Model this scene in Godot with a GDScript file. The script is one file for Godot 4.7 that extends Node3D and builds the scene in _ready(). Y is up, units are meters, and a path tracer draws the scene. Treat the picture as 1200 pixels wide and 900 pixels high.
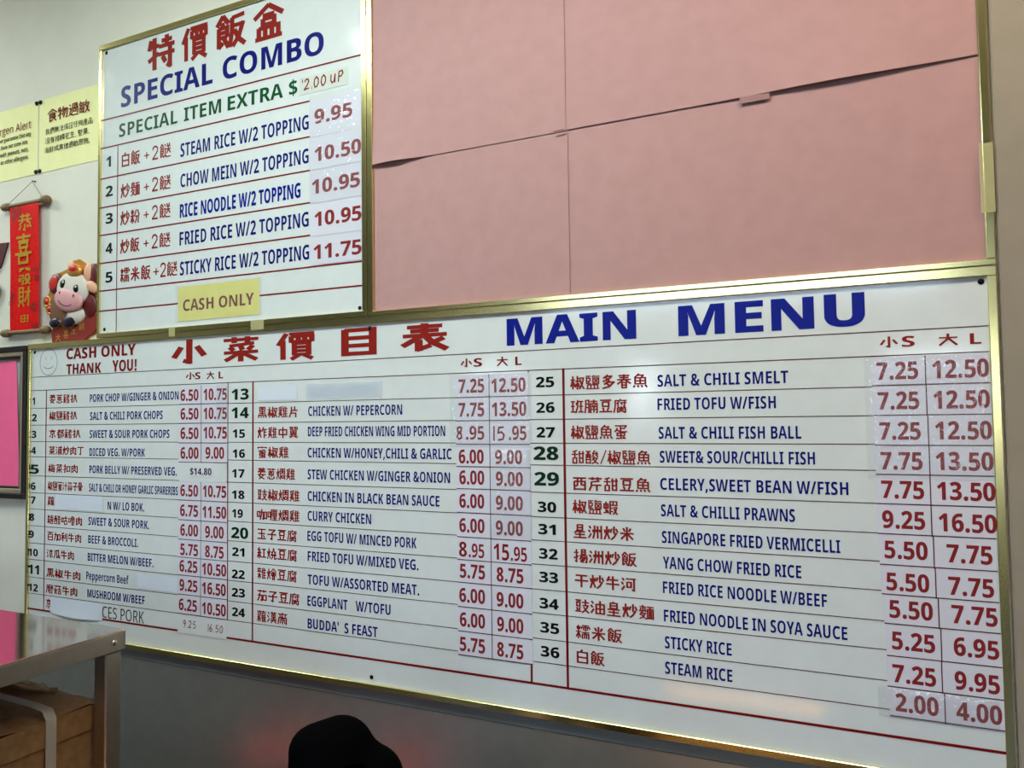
extends Node3D

# A take-out shop: menu boards on the wall behind the counter. Metres, y up, wall face at z = 0, board faces at z = FACE.
const FACE := 0.012
const INK := 0.0126
const PAPER := 0.0131

var font_bold: SystemFont
var font_plain: SystemFont
var cap_bold := 0.0
var base_bold := 0.0
var cap_plain := 0.0
var base_plain := 0.0
var taken := {}
var glyph_cache := {}
var M := {}


func _ready() -> void:
	# camera
	var cam := Camera3D.new()
	cam.name = "camera"
	cam.position = Vector3(0, 1.6, 1.912)
	cam.rotation = Vector3(0.0424879, 0.4398058, -0.0132841)
	cam.fov = 53.274
	cam.near = 0.05
	cam.far = 200.0
	add_child(cam)
	cam.current = true
	# sky, exposure
	var env := Environment.new()
	env.background_mode = Environment.BG_SKY
	var sky := Sky.new()
	var sm := ProceduralSkyMaterial.new()
	sm.sky_top_color = Color(0.60, 0.72, 0.90)
	sm.sky_horizon_color = Color(0.86, 0.90, 0.92)
	sm.ground_horizon_color = Color(0.55, 0.55, 0.52)
	sm.ground_bottom_color = Color(0.36, 0.35, 0.33)
	sm.sky_energy_multiplier = 2.7
	sm.ground_energy_multiplier = 1.3
	sky.sky_material = sm
	env.sky = sky
	env.tonemap_mode = Environment.TONE_MAPPER_LINEAR
	env.tonemap_exposure = 1.88
	env.sdfgi_enabled = true
	env.ssao_enabled = true
	env.ssil_enabled = true
	var we := WorldEnvironment.new()
	we.name = "world_environment"
	we.environment = env
	add_child(we)
	# lights of the shop: two fluorescent troffers, a warm one at the right end, and an added fourth for the left wall
	make_fonts()
	make_materials()
	build_troffer("white fluorescent ceiling panel above the middle of the combo board", Vector3(-1.80, 3.65, 1.45), Color(0.92, 1.0, 0.985), 2.2)
	build_troffer("white fluorescent ceiling panel above the middle of the main menu", Vector3(-0.55, 3.65, 1.20), Color(0.96, 1.0, 0.985), 1.35)
	build_troffer("warm white ceiling panel above the right end of the counter", Vector3(0.95, 3.65, 1.00), Color(1.0, 0.88, 0.74), 1.25)
	build_troffer("added white ceiling panel out of view that brightens the upper left wall", Vector3(-4.52, 3.65, 0.85), Color(0.95, 1.0, 0.97), 2.1)  # extra panel, put in only to brighten the wall at the upper left
	build_room()
	build_main_board()
	build_combo_board()
	build_pink_board()
	build_price_labels()
	build_patches()
	build_notes()
	build_scroll()
	build_ox()
	build_edge_ornament()
	build_picture_frame()
	build_table()
	build_carton()
	build_stools()
	build_person()
	build_counter()


# ---------------------------------------------------------------- helpers

func numbered(called: String) -> String:
	var n: int = taken.get(called, 0)
	taken[called] = n + 1
	return called if n == 0 else "%s_%03d" % [called, n]


func thing(called: String, label: String, category: String, at := Vector3.ZERO, group := "") -> Node3D:
	var o := Node3D.new()
	o.name = numbered(called)
	o.position = at
	o.set_meta("label", label)
	o.set_meta("category", category)
	if group != "":
		o.set_meta("group", group)
	add_child(o)
	return o


func group_part(parent: Node3D, called: String, at := Vector3.ZERO) -> Node3D:
	var o := Node3D.new()
	o.name = called
	o.position = at
	parent.add_child(o, true)
	return o


func part(parent: Node3D, called: String, mesh: Mesh, m: Material, at := Vector3.ZERO, turn := Vector3.ZERO, size := Vector3.ONE) -> MeshInstance3D:
	var o := MeshInstance3D.new()
	o.name = called
	o.mesh = mesh
	o.material_override = m
	o.position = at
	o.rotation = turn
	o.scale = size
	o.cast_shadow = GeometryInstance3D.SHADOW_CASTING_SETTING_ON
	parent.add_child(o, true)
	return o


func struct(called: String, mesh: Mesh, m: Material, at := Vector3.ZERO) -> MeshInstance3D:
	var o := part(self, called, mesh, m, at)
	o.set_meta("kind", "structure")
	return o


func std(c: Color, rough := 0.6, metal := 0.0, spec := 0.5) -> StandardMaterial3D:
	var m := StandardMaterial3D.new()
	m.albedo_color = c
	m.roughness = rough
	m.metallic = metal
	m.metallic_specular = spec
	return m


func noise_tex(freq: float, lo: Color, hi: Color, octaves := 4, seed_value := 3, size := 512) -> NoiseTexture2D:
	var n := FastNoiseLite.new()
	n.seed = seed_value
	n.frequency = freq
	n.fractal_octaves = octaves
	var t := NoiseTexture2D.new()
	t.width = size
	t.height = size
	t.seamless = true
	t.noise = n
	var g := Gradient.new()
	g.set_color(0, lo)
	g.set_color(1, hi)
	t.color_ramp = g
	return t


func grained(c: Color, rough: float, metal: float, spread: float, freq: float, scale: float, bump := 0.0, seed_value := 5) -> StandardMaterial3D:
	var m := std(Color.WHITE, rough, metal)
	m.albedo_texture = noise_tex(freq, c.darkened(spread), c.lightened(spread * 0.6), 4, seed_value)
	m.uv1_triplanar = true
	m.uv1_world_triplanar = true
	m.uv1_scale = Vector3.ONE * scale
	if bump > 0.0:
		m.heightmap_enabled = true
		m.heightmap_scale = bump
		m.heightmap_texture = noise_tex(freq, Color.BLACK, Color.WHITE, 4, seed_value + 1)
	return m


func make_materials() -> void:
	M.wall = grained(Color(0.89, 0.87, 0.815), 0.75, 0.0, 0.025, 0.012, 0.8, 0.03)
	M.ceiling = grained(Color(0.88, 0.88, 0.85), 0.9, 0.0, 0.03, 0.02, 0.8)
	M.side_wall = grained(Color(0.55, 0.55, 0.54), 0.85, 0.0, 0.03, 0.02, 0.8)
	M.floor = grained(Color(0.22, 0.19, 0.17), 0.5, 0.0, 0.12, 0.02, 0.7)
	M.taupe = grained(Color(0.60, 0.55, 0.48), 0.55, 0.0, 0.035, 0.02, 0.9, 0.03)
	M.panel = grained(Color(0.86, 0.875, 0.87), 0.16, 0.0, 0.018, 0.02, 1.3)
	M.panel.roughness_texture = noise_tex(0.02, Color(0.45, 0.45, 0.45), Color(0.95, 0.95, 0.95), 5, 21)
	M.panel.roughness = 0.15
	M.gold = std(Color(0.91, 0.86, 0.60), 0.2, 1.0)
	M.steel_panel = grained(Color(0.70, 0.70, 0.67), 0.34, 0.8, 0.04, 0.02, 1.2, 0.0, 31)
	M.trim = std(Color(0.44, 0.46, 0.46), 0.5, 0.2)
	M.steel = grained(Color(0.79, 0.75, 0.71), 0.08, 1.0, 0.03, 0.03, 2.0, 0.0, 11)
	M.steel_leg = grained(Color(0.74, 0.69, 0.63), 0.32, 1.0, 0.04, 0.03, 2.0, 0.0, 12)
	M.red = std(Color(0.54, 0.125, 0.095), 0.4)
	M.rule = std(Color(0.46, 0.05, 0.055), 0.45)
	M.rule_thin = std(Color(0.33, 0.17, 0.17), 0.5)
	M.navy = std(Color(0.05, 0.06, 0.42), 0.35)
	M.title_blue = std(Color(0.03, 0.09, 0.52), 0.3)
	M.green = std(Color(0.01, 0.29, 0.15), 0.4)
	M.dark_green = std(Color(0.02, 0.16, 0.09), 0.4)
	M.black = std(Color(0.04, 0.04, 0.045), 0.45)
	M.price_ink = std(Color(0.52, 0.15, 0.16), 0.5)
	M.hand_ink = std(Color(0.50, 0.10, 0.12), 0.5)
	for k in ["red", "rule", "rule_thin", "navy", "title_blue", "green", "dark_green", "black", "price_ink", "hand_ink"]:
		M[k].metallic_specular = 0.25
	M.label = std(Color(0.84, 0.83, 0.87), 0.3)
	M.cover = std(Color(0.85, 0.87, 0.91), 0.35)
	M.patch = std(Color(0.79, 0.81, 0.77), 0.45)
	M.tape = std(Color(0.93, 0.96, 1.0, 0.06), 0.06, 0.0, 0.7)
	M.tape.transparency = BaseMaterial3D.TRANSPARENCY_ALPHA
	M.masking_clear = std(Color(0.86, 0.89, 0.93, 0.40), 0.4)
	M.masking_clear.transparency = BaseMaterial3D.TRANSPARENCY_ALPHA
	M.masking = std(Color(0.80, 0.78, 0.58, 0.45), 0.4)
	M.masking.transparency = BaseMaterial3D.TRANSPARENCY_ALPHA
	M.pink = grained(Color(0.725, 0.55, 0.54), 0.8, 0.0, 0.03, 0.02, 1.4, 0.02, 41)
	M.cream = std(Color(0.86, 0.82, 0.60), 0.4, 0.35)
	M.note = grained(Color(0.97, 0.96, 0.70), 0.8, 0.0, 0.02, 0.02, 1.5)
	M.note_red = std(Color(0.45, 0.10, 0.08), 0.8, 0.0, 0.2)
	M.note_black = std(Color(0.08, 0.07, 0.05), 0.8, 0.0, 0.2)
	M.sticker = grained(Color(0.89, 0.86, 0.50), 0.35, 0.0, 0.03, 0.02, 1.5)
	M.sticker_ink = std(Color(0.45, 0.12, 0.07), 0.5)
	M.pin = std(Color(0.16, 0.17, 0.15), 0.3, 0.6)
	M.scroll_red = grained(Color(0.90, 0.045, 0.05), 0.5, 0.0, 0.10, 0.05, 2.0, 0.02)
	M.scroll_red.metallic_specular = 0.2
	M.scroll_print = std(Color(0.52, 0.03, 0.04), 0.55)
	M.scroll_gold = std(Color(0.80, 0.60, 0.12), 0.35, 0.4)
	M.wood = grained(Color(0.50, 0.39, 0.24), 0.6, 0.0, 0.18, 0.05, 4.0)
	M.string = std(Color(0.48, 0.42, 0.40), 0.8)
	M.maroon = std(Color(0.30, 0.04, 0.06), 0.55)
	M.hot_pink = grained(Color(1.0, 0.40, 0.60), 0.55, 0.0, 0.02, 0.02, 1.5)
	M.frame_black = std(Color(0.055, 0.04, 0.035), 0.3)
	M.frame_silver = std(Color(0.72, 0.65, 0.56), 0.3, 0.6)
	M.mat_grey = std(Color(0.72, 0.74, 0.74), 0.4)
	M.pane = std(Color(1, 1, 1, 0.06), 0.02)
	M.pane.transparency = BaseMaterial3D.TRANSPARENCY_ALPHA
	M.cardboard = grained(Color(0.50, 0.36, 0.20), 0.85, 0.0, 0.12, 0.03, 2.0, 0.05)
	M.torn = grained(Color(0.76, 0.67, 0.52), 0.9, 0.0, 0.10, 0.05, 4.0, 0.05)
	M.strap = std(Color(0.60, 0.58, 0.53), 0.45)
	M.stool = std(Color(0.85, 0.10, 0.05), 0.4)
	M.knit = grained(Color(0.016, 0.016, 0.019), 0.95, 0.0, 0.006, 0.2, 6.0)
	M.knit.metallic_specular = 0.08
	M.dark_wood = grained(Color(0.20, 0.13, 0.09), 0.5, 0.0, 0.15, 0.04, 2.0)
	M.alu = std(Color(0.55, 0.56, 0.56), 0.35, 0.9)
	M.lamp_housing = std(Color(0.9, 0.9, 0.88), 0.5)


func make_fonts() -> void:
	font_bold = SystemFont.new()
	font_bold.font_names = PackedStringArray(["Droid Sans"])
	font_bold.font_weight = 700
	font_plain = SystemFont.new()
	font_plain.font_names = PackedStringArray(["Droid Sans"])
	font_plain.font_weight = 400
	for k in 2:
		var t := TextMesh.new()
		t.font = font_plain if k else font_bold
		t.text = "H"
		t.font_size = 64
		t.pixel_size = 0.01
		t.depth = 0.0
		var b := t.get_aabb()
		if k:
			cap_plain = b.size.y
			base_plain = b.position.y
		else:
			cap_bold = b.size.y
			base_bold = b.position.y


# a chamfered box, centred
func slab(size: Vector3, c := 0.002) -> ArrayMesh:
	var st := SurfaceTool.new()
	st.begin(Mesh.PRIMITIVE_TRIANGLES)
	add_slab(st, Vector3.ZERO, size, c)
	st.generate_normals()
	return st.commit()


func add_slab(st: SurfaceTool, at: Vector3, size: Vector3, c := 0.002) -> void:
	var h := size * 0.5
	c = minf(c, minf(h.x, minf(h.y, h.z)) * 0.9)
	st.set_smooth_group(-1)
	var axes := [Vector3.RIGHT, Vector3.UP, Vector3.BACK]
	for a in 3:
		for s in [-1.0, 1.0]:
			var n: Vector3 = axes[a] * s
			var u: Vector3 = axes[(a + 1) % 3]
			var v: Vector3 = axes[(a + 2) % 3]
			var hn := h[a]
			var hu: float = h[(a + 1) % 3] - c
			var hv: float = h[(a + 2) % 3] - c
			quad(st, at + n * hn - u * hu - v * hv, at + n * hn + u * hu - v * hv, at + n * hn + u * hu + v * hv, at + n * hn - u * hu + v * hv, n)
	for a in 3:
		for s in [-1.0, 1.0]:
			for t in [-1.0, 1.0]:
				var b := (a + 1) % 3
				var w := (a + 2) % 3
				var n1: Vector3 = axes[a] * s
				var n2: Vector3 = axes[b] * t
				var l: Vector3 = axes[w] * (h[w] - c)
				var p1 := at + n1 * h[a] + n2 * (h[b] - c)
				var p2 := at + n1 * (h[a] - c) + n2 * h[b]
				quad(st, p1 - l, p1 + l, p2 + l, p2 - l, (n1 + n2).normalized())
	for sx in [-1.0, 1.0]:
		for sy in [-1.0, 1.0]:
			for sz in [-1.0, 1.0]:
				var q := Vector3(sx, sy, sz)
				tri(st, at + q * Vector3(h.x, h.y - c, h.z - c), at + q * Vector3(h.x - c, h.y, h.z - c), at + q * Vector3(h.x - c, h.y - c, h.z), q)


func tri(st: SurfaceTool, a: Vector3, b: Vector3, c: Vector3, n: Vector3) -> void:
	if (b - a).cross(c - a).dot(n) > 0.0:   # clockwise seen from the front
		var k := b
		b = c
		c = k
	for p in [a, b, c]:
		st.add_vertex(p)


func quad(st: SurfaceTool, a: Vector3, b: Vector3, c: Vector3, d: Vector3, n: Vector3) -> void:
	tri(st, a, b, c, n)
	tri(st, a, c, d, n)


# a smooth grid surface from a function of (i, j); both sides are drawn
func sheet(nu: int, nv: int, f: Callable) -> ArrayMesh:
	var st := SurfaceTool.new()
	st.begin(Mesh.PRIMITIVE_TRIANGLES)
	st.set_smooth_group(0)
	for i in nu:
		for j in nv:
			var a: Vector3 = f.call(float(i) / nu, float(j) / nv)
			var b: Vector3 = f.call(float(i + 1) / nu, float(j) / nv)
			var c: Vector3 = f.call(float(i + 1) / nu, float(j + 1) / nv)
			var d: Vector3 = f.call(float(i) / nu, float(j + 1) / nv)
			for p in [a, c, b, a, d, c]:
				st.add_vertex(p)
	st.index()
	st.generate_normals()
	return st.commit()


# a paper with thickness: front grid, back grid, rim
func paper_sheet(nu: int, nv: int, f: Callable, thick := 0.0003) -> ArrayMesh:
	var st := SurfaceTool.new()
	st.begin(Mesh.PRIMITIVE_TRIANGLES)
	var off := Vector3(0, 0, -thick)
	for side in 2:
		st.set_smooth_group(side)
		for i in nu:
			for j in nv:
				var a: Vector3 = f.call(float(i) / nu, float(j) / nv)
				var b: Vector3 = f.call(float(i + 1) / nu, float(j) / nv)
				var c: Vector3 = f.call(float(i + 1) / nu, float(j + 1) / nv)
				var d: Vector3 = f.call(float(i) / nu, float(j + 1) / nv)
				var order := [a, c, b, a, d, c] if side == 0 else [a, b, c, a, c, d]
				for p in order:
					st.add_vertex(p + off * side)
	st.set_smooth_group(-1)
	for i in nu:
		for e in 2:
			var a: Vector3 = f.call(float(i) / nu, float(e))
			var b: Vector3 = f.call(float(i + 1) / nu, float(e))
			quad(st, a, b, b + off, a + off, Vector3(0, 1 if e else -1, 0))
	for j in nv:
		for e in 2:
			var a: Vector3 = f.call(float(e), float(j) / nv)
			var b: Vector3 = f.call(float(e), float(j + 1) / nv)
			quad(st, a, b, b + off, a + off, Vector3(1 if e else -1, 0, 0))
	st.generate_normals()
	return st.commit()


func tube(points: PackedVector3Array, radius: float, sides := 8) -> ArrayMesh:
	var st := SurfaceTool.new()
	st.begin(Mesh.PRIMITIVE_TRIANGLES)
	st.set_smooth_group(0)
	var rings := []
	for i in points.size():
		var d := (points[mini(i + 1, points.size() - 1)] - points[maxi(i - 1, 0)]).normalized()
		var u := d.cross(Vector3.UP if absf(d.y) < 0.9 else Vector3.RIGHT).normalized()
		var v := d.cross(u)
		var ring := []
		for k in sides:
			var a := TAU * k / sides
			ring.append(points[i] + (u * cos(a) + v * sin(a)) * radius)
		rings.append(ring)
	for i in points.size() - 1:
		for k in sides:
			var l := (k + 1) % sides
			var n: Vector3 = (rings[i][k] + rings[i][l]) * 0.5 - points[i]
			quad(st, rings[i][k], rings[i][l], rings[i + 1][l], rings[i + 1][k], n)
	st.generate_normals()
	return st.commit()


# a lathed shape about y: profile of (radius, height)
func lathe(profile: Array, sides := 24) -> ArrayMesh:
	var st := SurfaceTool.new()
	st.begin(Mesh.PRIMITIVE_TRIANGLES)
	st.set_smooth_group(0)
	for i in profile.size() - 1:
		var p: Vector2 = profile[i]
		var q: Vector2 = profile[i + 1]
		for k in sides:
			var a := TAU * k / sides
			var b := TAU * (k + 1) / sides
			var m := (a + b) * 0.5
			var d := q - p
			var n := Vector3(cos(m) * d.y, -d.x, sin(m) * d.y)
			quad(st, Vector3(cos(a) * p.x, p.y, sin(a) * p.x), Vector3(cos(b) * p.x, p.y, sin(b) * p.x), Vector3(cos(b) * q.x, q.y, sin(b) * q.x), Vector3(cos(a) * q.x, q.y, sin(a) * q.x), n)
	st.generate_normals()
	return st.commit()


# an outline (x, y) extruded to thickness with its face at z = 0, pillowed a little
func cutout(outline: PackedVector2Array, thick: float) -> ArrayMesh:
	var st := SurfaceTool.new()
	st.begin(Mesh.PRIMITIVE_TRIANGLES)
	st.set_smooth_group(-1)
	var idx := Geometry2D.triangulate_polygon(outline)
	for f in 2:
		for i in range(0, idx.size(), 3):
			var p := []
			for k in 3:
				var v := outline[idx[i + k]]
				p.append(Vector3(v.x, v.y, 0.0 if f == 0 else -thick))
			tri(st, p[0], p[1], p[2], Vector3(0, 0, 1 if f == 0 else -1))
	var mid := Vector2.ZERO
	for v in outline:
		mid += v / outline.size()
	for i in outline.size():
		var a := outline[i]
		var b := outline[(i + 1) % outline.size()]
		var e := b - a
		var n := Vector3(e.y, -e.x, 0)
		quad(st, Vector3(a.x, a.y, 0), Vector3(b.x, b.y, 0), Vector3(b.x, b.y, -thick), Vector3(a.x, a.y, -thick), n)
	st.generate_normals()
	return st.commit()


# ---------------------------------------------------------------- lettering

# Latin lettering laid on a plane facing +z: x0..x1 wide, baseline y, capitals h high
func latin(parent: Node3D, called: String, text: String, box: Array, m: Material, z: float, bold := true, extra := 0.0) -> MeshInstance3D:
	var t := TextMesh.new()
	if extra > 0.0:
		var fv := FontVariation.new()
		fv.base_font = font_bold if bold else font_plain
		fv.variation_embolden = extra
		t.font = fv
	else:
		t.font = font_bold if bold else font_plain
	t.text = text
	t.font_size = 64
	t.pixel_size = 0.01
	t.depth = 0.0
	t.curve_step = 1.0
	var b := t.get_aabb()
	var sx: float = (box[1] - box[0]) / maxf(b.size.x, 0.001)
	var sy: float = box[3] / (cap_bold if bold else cap_plain)
	var base := base_bold if bold else base_plain
	var at := Vector3(box[0] - b.position.x * sx, box[2] - base * sy, z)
	return part(parent, called, t, m, at, Vector3.ZERO, Vector3(sx, sy, 1.0))


# flat brush strokes: polylines in a 100 x 100 cell, y down
func add_strokes(v: PackedVector3Array, strokes: Array, x0: float, x1: float, y0: float, h: float, wh: float, wv: float) -> void:
	var lift := 0.0
	for s: PackedVector2Array in strokes:
		for i in s.size() - 1:
			var a := s[i]
			var b := s[i + 1]
			var d := (b - a).normalized()
			var n := Vector2(-d.y, d.x)
			var w := lerpf(wh, wv, absf(d.y)) * 0.5
			var a2 := a - d * (w * 0.8 if i > 0 else w * 0.2)
			var b2 := b + d * (w * 0.8 if i < s.size() - 2 else w * 0.2)
			var q := [a2 + n * w, b2 + n * w, b2 - n * w, a2 - n * w]
			var p := []
			for c: Vector2 in q:
				p.append(Vector3(x0 + c.x * 0.01 * (x1 - x0), y0 + h * (1.0 - c.y * 0.01), lift))
			if (p[1] - p[0]).cross(p[2] - p[0]).z > 0.0:
				p.reverse()
			for k in [0, 1, 2, 0, 2, 3]:
				v.append(p[k])
			lift = fmod(lift + 0.000004, 0.0001)


func strokes_of(key: String, depth := 0) -> Array:
	if glyph_cache.has(key):
		return glyph_cache[key]
	var out := []
	var text: String = GLYPHS.get(key, "10 10 90 10 90 90 10 90 10 10")
	for item in text.split("|"):
		if item.begins_with("*"):
			var f := item.substr(1).split(" ")
			var r := [float(f[1]), float(f[2]), float(f[3]), float(f[4])]
			for s: PackedVector2Array in strokes_of(f[0], depth + 1):
				var q := PackedVector2Array()
				for p in s:
					q.append(Vector2(lerpf(r[0], r[2], p.x * 0.01), lerpf(r[1], r[3], p.y * 0.01)))
				out.append(q)
		else:
			for stroke in item.split("/"):
				var n := stroke.split(" ", false)
				var q := PackedVector2Array()
				for i in range(0, n.size() - 1, 2):
					q.append(Vector2(float(n[i]), float(n[i + 1])))
				out.append(q)
	glyph_cache[key] = out
	return out


func stroke_mesh(v: PackedVector3Array) -> ArrayMesh:
	var n := PackedVector3Array()
	n.resize(v.size())
	n.fill(Vector3(0, 0, 1))
	var a := []
	a.resize(Mesh.ARRAY_MAX)
	a[Mesh.ARRAY_VERTEX] = v
	a[Mesh.ARRAY_NORMAL] = n
	var m := ArrayMesh.new()
	m.add_surface_from_arrays(Mesh.PRIMITIVE_TRIANGLES, a)
	return m


# a line of Chinese characters in x0..x1, bottom y, height h
func hanzi(parent: Node3D, called: String, text: String, box: Array, m: Material, z: float, weight := 1.0, gap := 0.08) -> MeshInstance3D:
	var v := PackedVector3Array()
	var widths := []
	var total := 0.0
	for ch in text:
		var w := 0.55 if ch == "/" or ch == "，" or ch == "。" else 1.0
		widths.append(w)
		total += w
	var unit: float = (box[1] - box[0]) / (total - gap * 0.5)
	var x: float = box[0]
	for i in text.length():
		var s := strokes_of(text[i])
		var k := clampf((s.size() - 4) / 15.0, 0.0, 1.0)
		var w := lerpf(13.5, 9.2, k) * weight
		var wide: float = widths[i] * unit * (1.0 - gap)
		add_strokes(v, s, x, x + wide, box[2], box[3], w * 0.85, w * 1.05)
		x += widths[i] * unit
	return part(parent, called, stroke_mesh(v), m, Vector3(0, 0, z))


# ruled line or polyline laid on a plane facing +z
func ruled(parent: Node3D, called: String, pts: Array, w: float, m: Material, z: float) -> MeshInstance3D:
	var v := PackedVector3Array()
	for i in pts.size() - 1:
		var a: Vector2 = pts[i]
		var b: Vector2 = pts[i + 1]
		var d := (b - a).normalized()
		var n := Vector2(-d.y, d.x) * w * 0.5
		a -= d * w * 0.3
		b += d * w * 0.3
		var p := [a + n, b + n, b - n, a - n]
		for k in [0, 1, 2, 0, 2, 3]:
			var c: Vector2 = p[k]
			v.append(Vector3(c.x, c.y, (i % 4) * 0.000004))
	return part(parent, called, stroke_mesh(v), m, Vector3(0, 0, z))


# handwriting with a thin pen, from the same stroke table (keys like "h2")
func handwritten(parent: Node3D, text: String, box: Array, m: Material, z: float, pen := 7.0, slant := 0.0) -> void:
	var v := PackedVector3Array()
	var total := 0.0
	for ch in text:
		total += 0.35 if ch in ".'1 " else 1.0
	var unit: float = (box[1] - box[0]) / total
	var x: float = box[0]
	for ch in text:
		var w := 0.35 if ch in ".'1 " else 1.0
		if ch != " ":
			var s := []
			for p: PackedVector2Array in strokes_of("h" + ch):
				var q := PackedVector2Array()
				for c in p:
					q.append(Vector2(c.x + slant * (50.0 - c.y), c.y))
				s.append(q)
			var wide := w * unit * 0.82
			add_strokes(v, s, x, x + wide, box[2], box[3], pen, clampf(pen * box[3] / wide, pen, pen * 5.0))
		x += w * unit
	part(parent, "handwriting", stroke_mesh(v), m, Vector3(0, 0, z))


# wrinkled clear tape laid over a rectangle
func tape(label: String, x0: float, x1: float, y0: float, y1: float, z: float, wrinkle: float, seed_value: int, m: Material) -> void:
	var t := thing("clear_tape", label, "tape", Vector3((x0 + x1) * 0.5, (y0 + y1) * 0.5, z))
	var n := FastNoiseLite.new()
	n.seed = seed_value
	n.frequency = 1.0
	n.fractal_octaves = 2
	var hw := (x1 - x0) * 0.5
	var hh := (y1 - y0) * 0.5
	var f := func(a: float, b: float) -> Vector3:
		var p := Vector2((a * 2.0 - 1.0) * hw, (b * 2.0 - 1.0) * hh)
		var e := minf(minf(a, 1.0 - a), minf(b, 1.0 - b)) * 6.0
		return Vector3(p.x, p.y, wrinkle * (0.5 + 0.5 * n.get_noise_2d(p.x * 75.0, p.y * 45.0)) * clampf(e, 0.0, 1.0))
	part(t, "film", sheet(maxi(6, int(hw * 1300)), maxi(6, int(hh * 1300)), f), m)


# ---------------------------------------------------------------- the room and its lamps

func build_troffer(label: String, at: Vector3, c: Color, energy: float) -> void:
	var t := thing("ceiling_light", label, "ceiling light", at, "ceiling light panels over the counter")
	part(t, "housing", slab(Vector3(1.26, 0.06, 0.36), 0.006), M.lamp_housing, Vector3(0, -0.03, 0))
	var glow := std(c, 0.6)
	glow.emission_enabled = true
	glow.emission = c
	glow.emission_energy_multiplier = 3.0
	part(t, "diffuser", slab(Vector3(1.18, 0.012, 0.28), 0.004), glow, Vector3(0, -0.067, 0))
	var l := AreaLight3D.new()
	l.name = "panel_light"
	l.area_size = Vector2(1.18, 0.28)
	l.light_color = c
	l.light_energy = energy
	l.light_size = 0.3
	l.shadow_enabled = true
	l.position = Vector3(0, -0.08, 0)
	l.rotation = Vector3(-PI / 2, 0, 0)
	l.area_range = 12.0
	l.area_attenuation = 2.0
	t.add_child(l)


func box_between(a: Vector3, b: Vector3, c := 0.002) -> Array:
	return [slab((b - a).abs(), c), (a + b) * 0.5]


func wall_piece(called: String, a: Vector3, b: Vector3, m: Material, c := 0.003) -> MeshInstance3D:
	var k := box_between(a, b, c)
	return struct(called, k[0], m, k[1])


func build_room() -> void:
	wall_piece("floor", Vector3(-5.2, -0.15, -0.2), Vector3(2.4, 0, 5.5), M.floor)
	wall_piece("ceiling", Vector3(-5.2, 3.65, -0.2), Vector3(2.4, 3.80, 5.5), M.ceiling)
	wall_piece("wall_back", Vector3(-5.2, 0, -0.15), Vector3(2.4, 3.65, 0), M.wall)
	wall_piece("wall_left", Vector3(-5.35, 0, -0.15), Vector3(-5.2, 3.65, 5.5), M.side_wall)
	wall_piece("wall_right", Vector3(2.4, 0, -0.15), Vector3(2.55, 3.65, 5.5), M.side_wall)
	# street front with its openings
	var fw := Node3D.new()
	fw.name = "wall_front"
	fw.set_meta("kind", "structure")
	add_child(fw)
	for r in [[-5.2, 2.4, 0.0, 1.0], [-5.2, -3.95, 1.0, 2.15], [-3.3, -2.2, 1.0, 2.15], [-1.8, 0.1, 1.0, 2.15], [0.85, 2.4, 1.0, 2.15], [-5.2, 2.4, 2.15, 2.62], [-5.2, -3.0, 2.62, 2.92], [0.6, 2.4, 2.62, 2.92], [-5.2, 2.4, 2.92, 3.65]]:
		var k := box_between(Vector3(r[0], r[2], 5.3), Vector3(r[1], r[3], 5.5))
		part(fw, "wall_section", k[0], M.side_wall, k[1])
	var n := 0
	for r in [[-3.95, -3.3, 1.0, 2.15], [-2.2, -1.8, 1.0, 2.15], [0.1, 0.85, 1.0, 2.15], [-3.0, 0.6, 2.62, 2.92]]:
		n += 1
		var w := Node3D.new()
		w.name = "window_%d" % n
		w.set_meta("kind", "structure")
		w.position = Vector3((r[0] + r[1]) * 0.5, (r[2] + r[3]) * 0.5, 5.4)
		add_child(w)
		var wide: float = r[1] - r[0]
		var tall: float = r[3] - r[2]
		for s in [-1, 1]:
			part(w, "window_frame", slab(Vector3(wide, 0.03, 0.08)), M.alu, Vector3(0, s * (tall * 0.5 - 0.015), 0))
			part(w, "window_frame", slab(Vector3(0.03, tall - 0.06, 0.08)), M.alu, Vector3(s * (wide * 0.5 - 0.015), 0, 0))
		part(w, "window_pane", slab(Vector3(wide - 0.06, tall - 0.06, 0.006), 0.001), M.pane)
	# stainless splash panel below the boards, its painted capping, and the taupe pier at the right
	wall_piece("wall_panel", Vector3(-5.15, 0.0, 0.0005), Vector3(0.246, 0.764, 0.004), M.steel_panel, 0.001)
	wall_piece("trim_1", Vector3(-5.15, 0.7655, 0.0005), Vector3(0.246, 0.797, 0.006), M.trim, 0.0012)
	wall_piece("wall_pier", Vector3(0.2505, 0.0, 0.0005), Vector3(1.30, 3.645, 0.017), M.taupe, 0.004)


# four rails of gilt aluminium round a panel, each a part
func rails(t: Node3D, o: Array, w: Array, m: Material, front := 0.020) -> void:
	# o: outer x0, x1, y0, y1 (relative to the thing); w: widths left, right, bottom, top
	var zc := front * 0.5 + 0.0003
	var d := front - 0.0006
	for r in [[o[0], o[1], o[3] - w[3], o[3]], [o[0], o[1], o[2], o[2] + w[2]]]:
		part(t, "frame_rail", slab(Vector3(r[1] - r[0], r[3] - r[2], d), 0.0011), m, Vector3((r[0] + r[1]) * 0.5, (r[2] + r[3]) * 0.5, zc))
	for r in [[o[0], o[0] + w[0]], [o[1] - w[1], o[1]]]:
		part(t, "frame_rail", slab(Vector3(r[1] - r[0] - 0.0004, o[3] - o[2] - w[2] - w[3] - 0.0012, d), 0.0011), m, Vector3((r[0] + r[1]) * 0.5, (o[2] + w[2] + o[3] - w[3]) * 0.5, zc))


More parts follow.
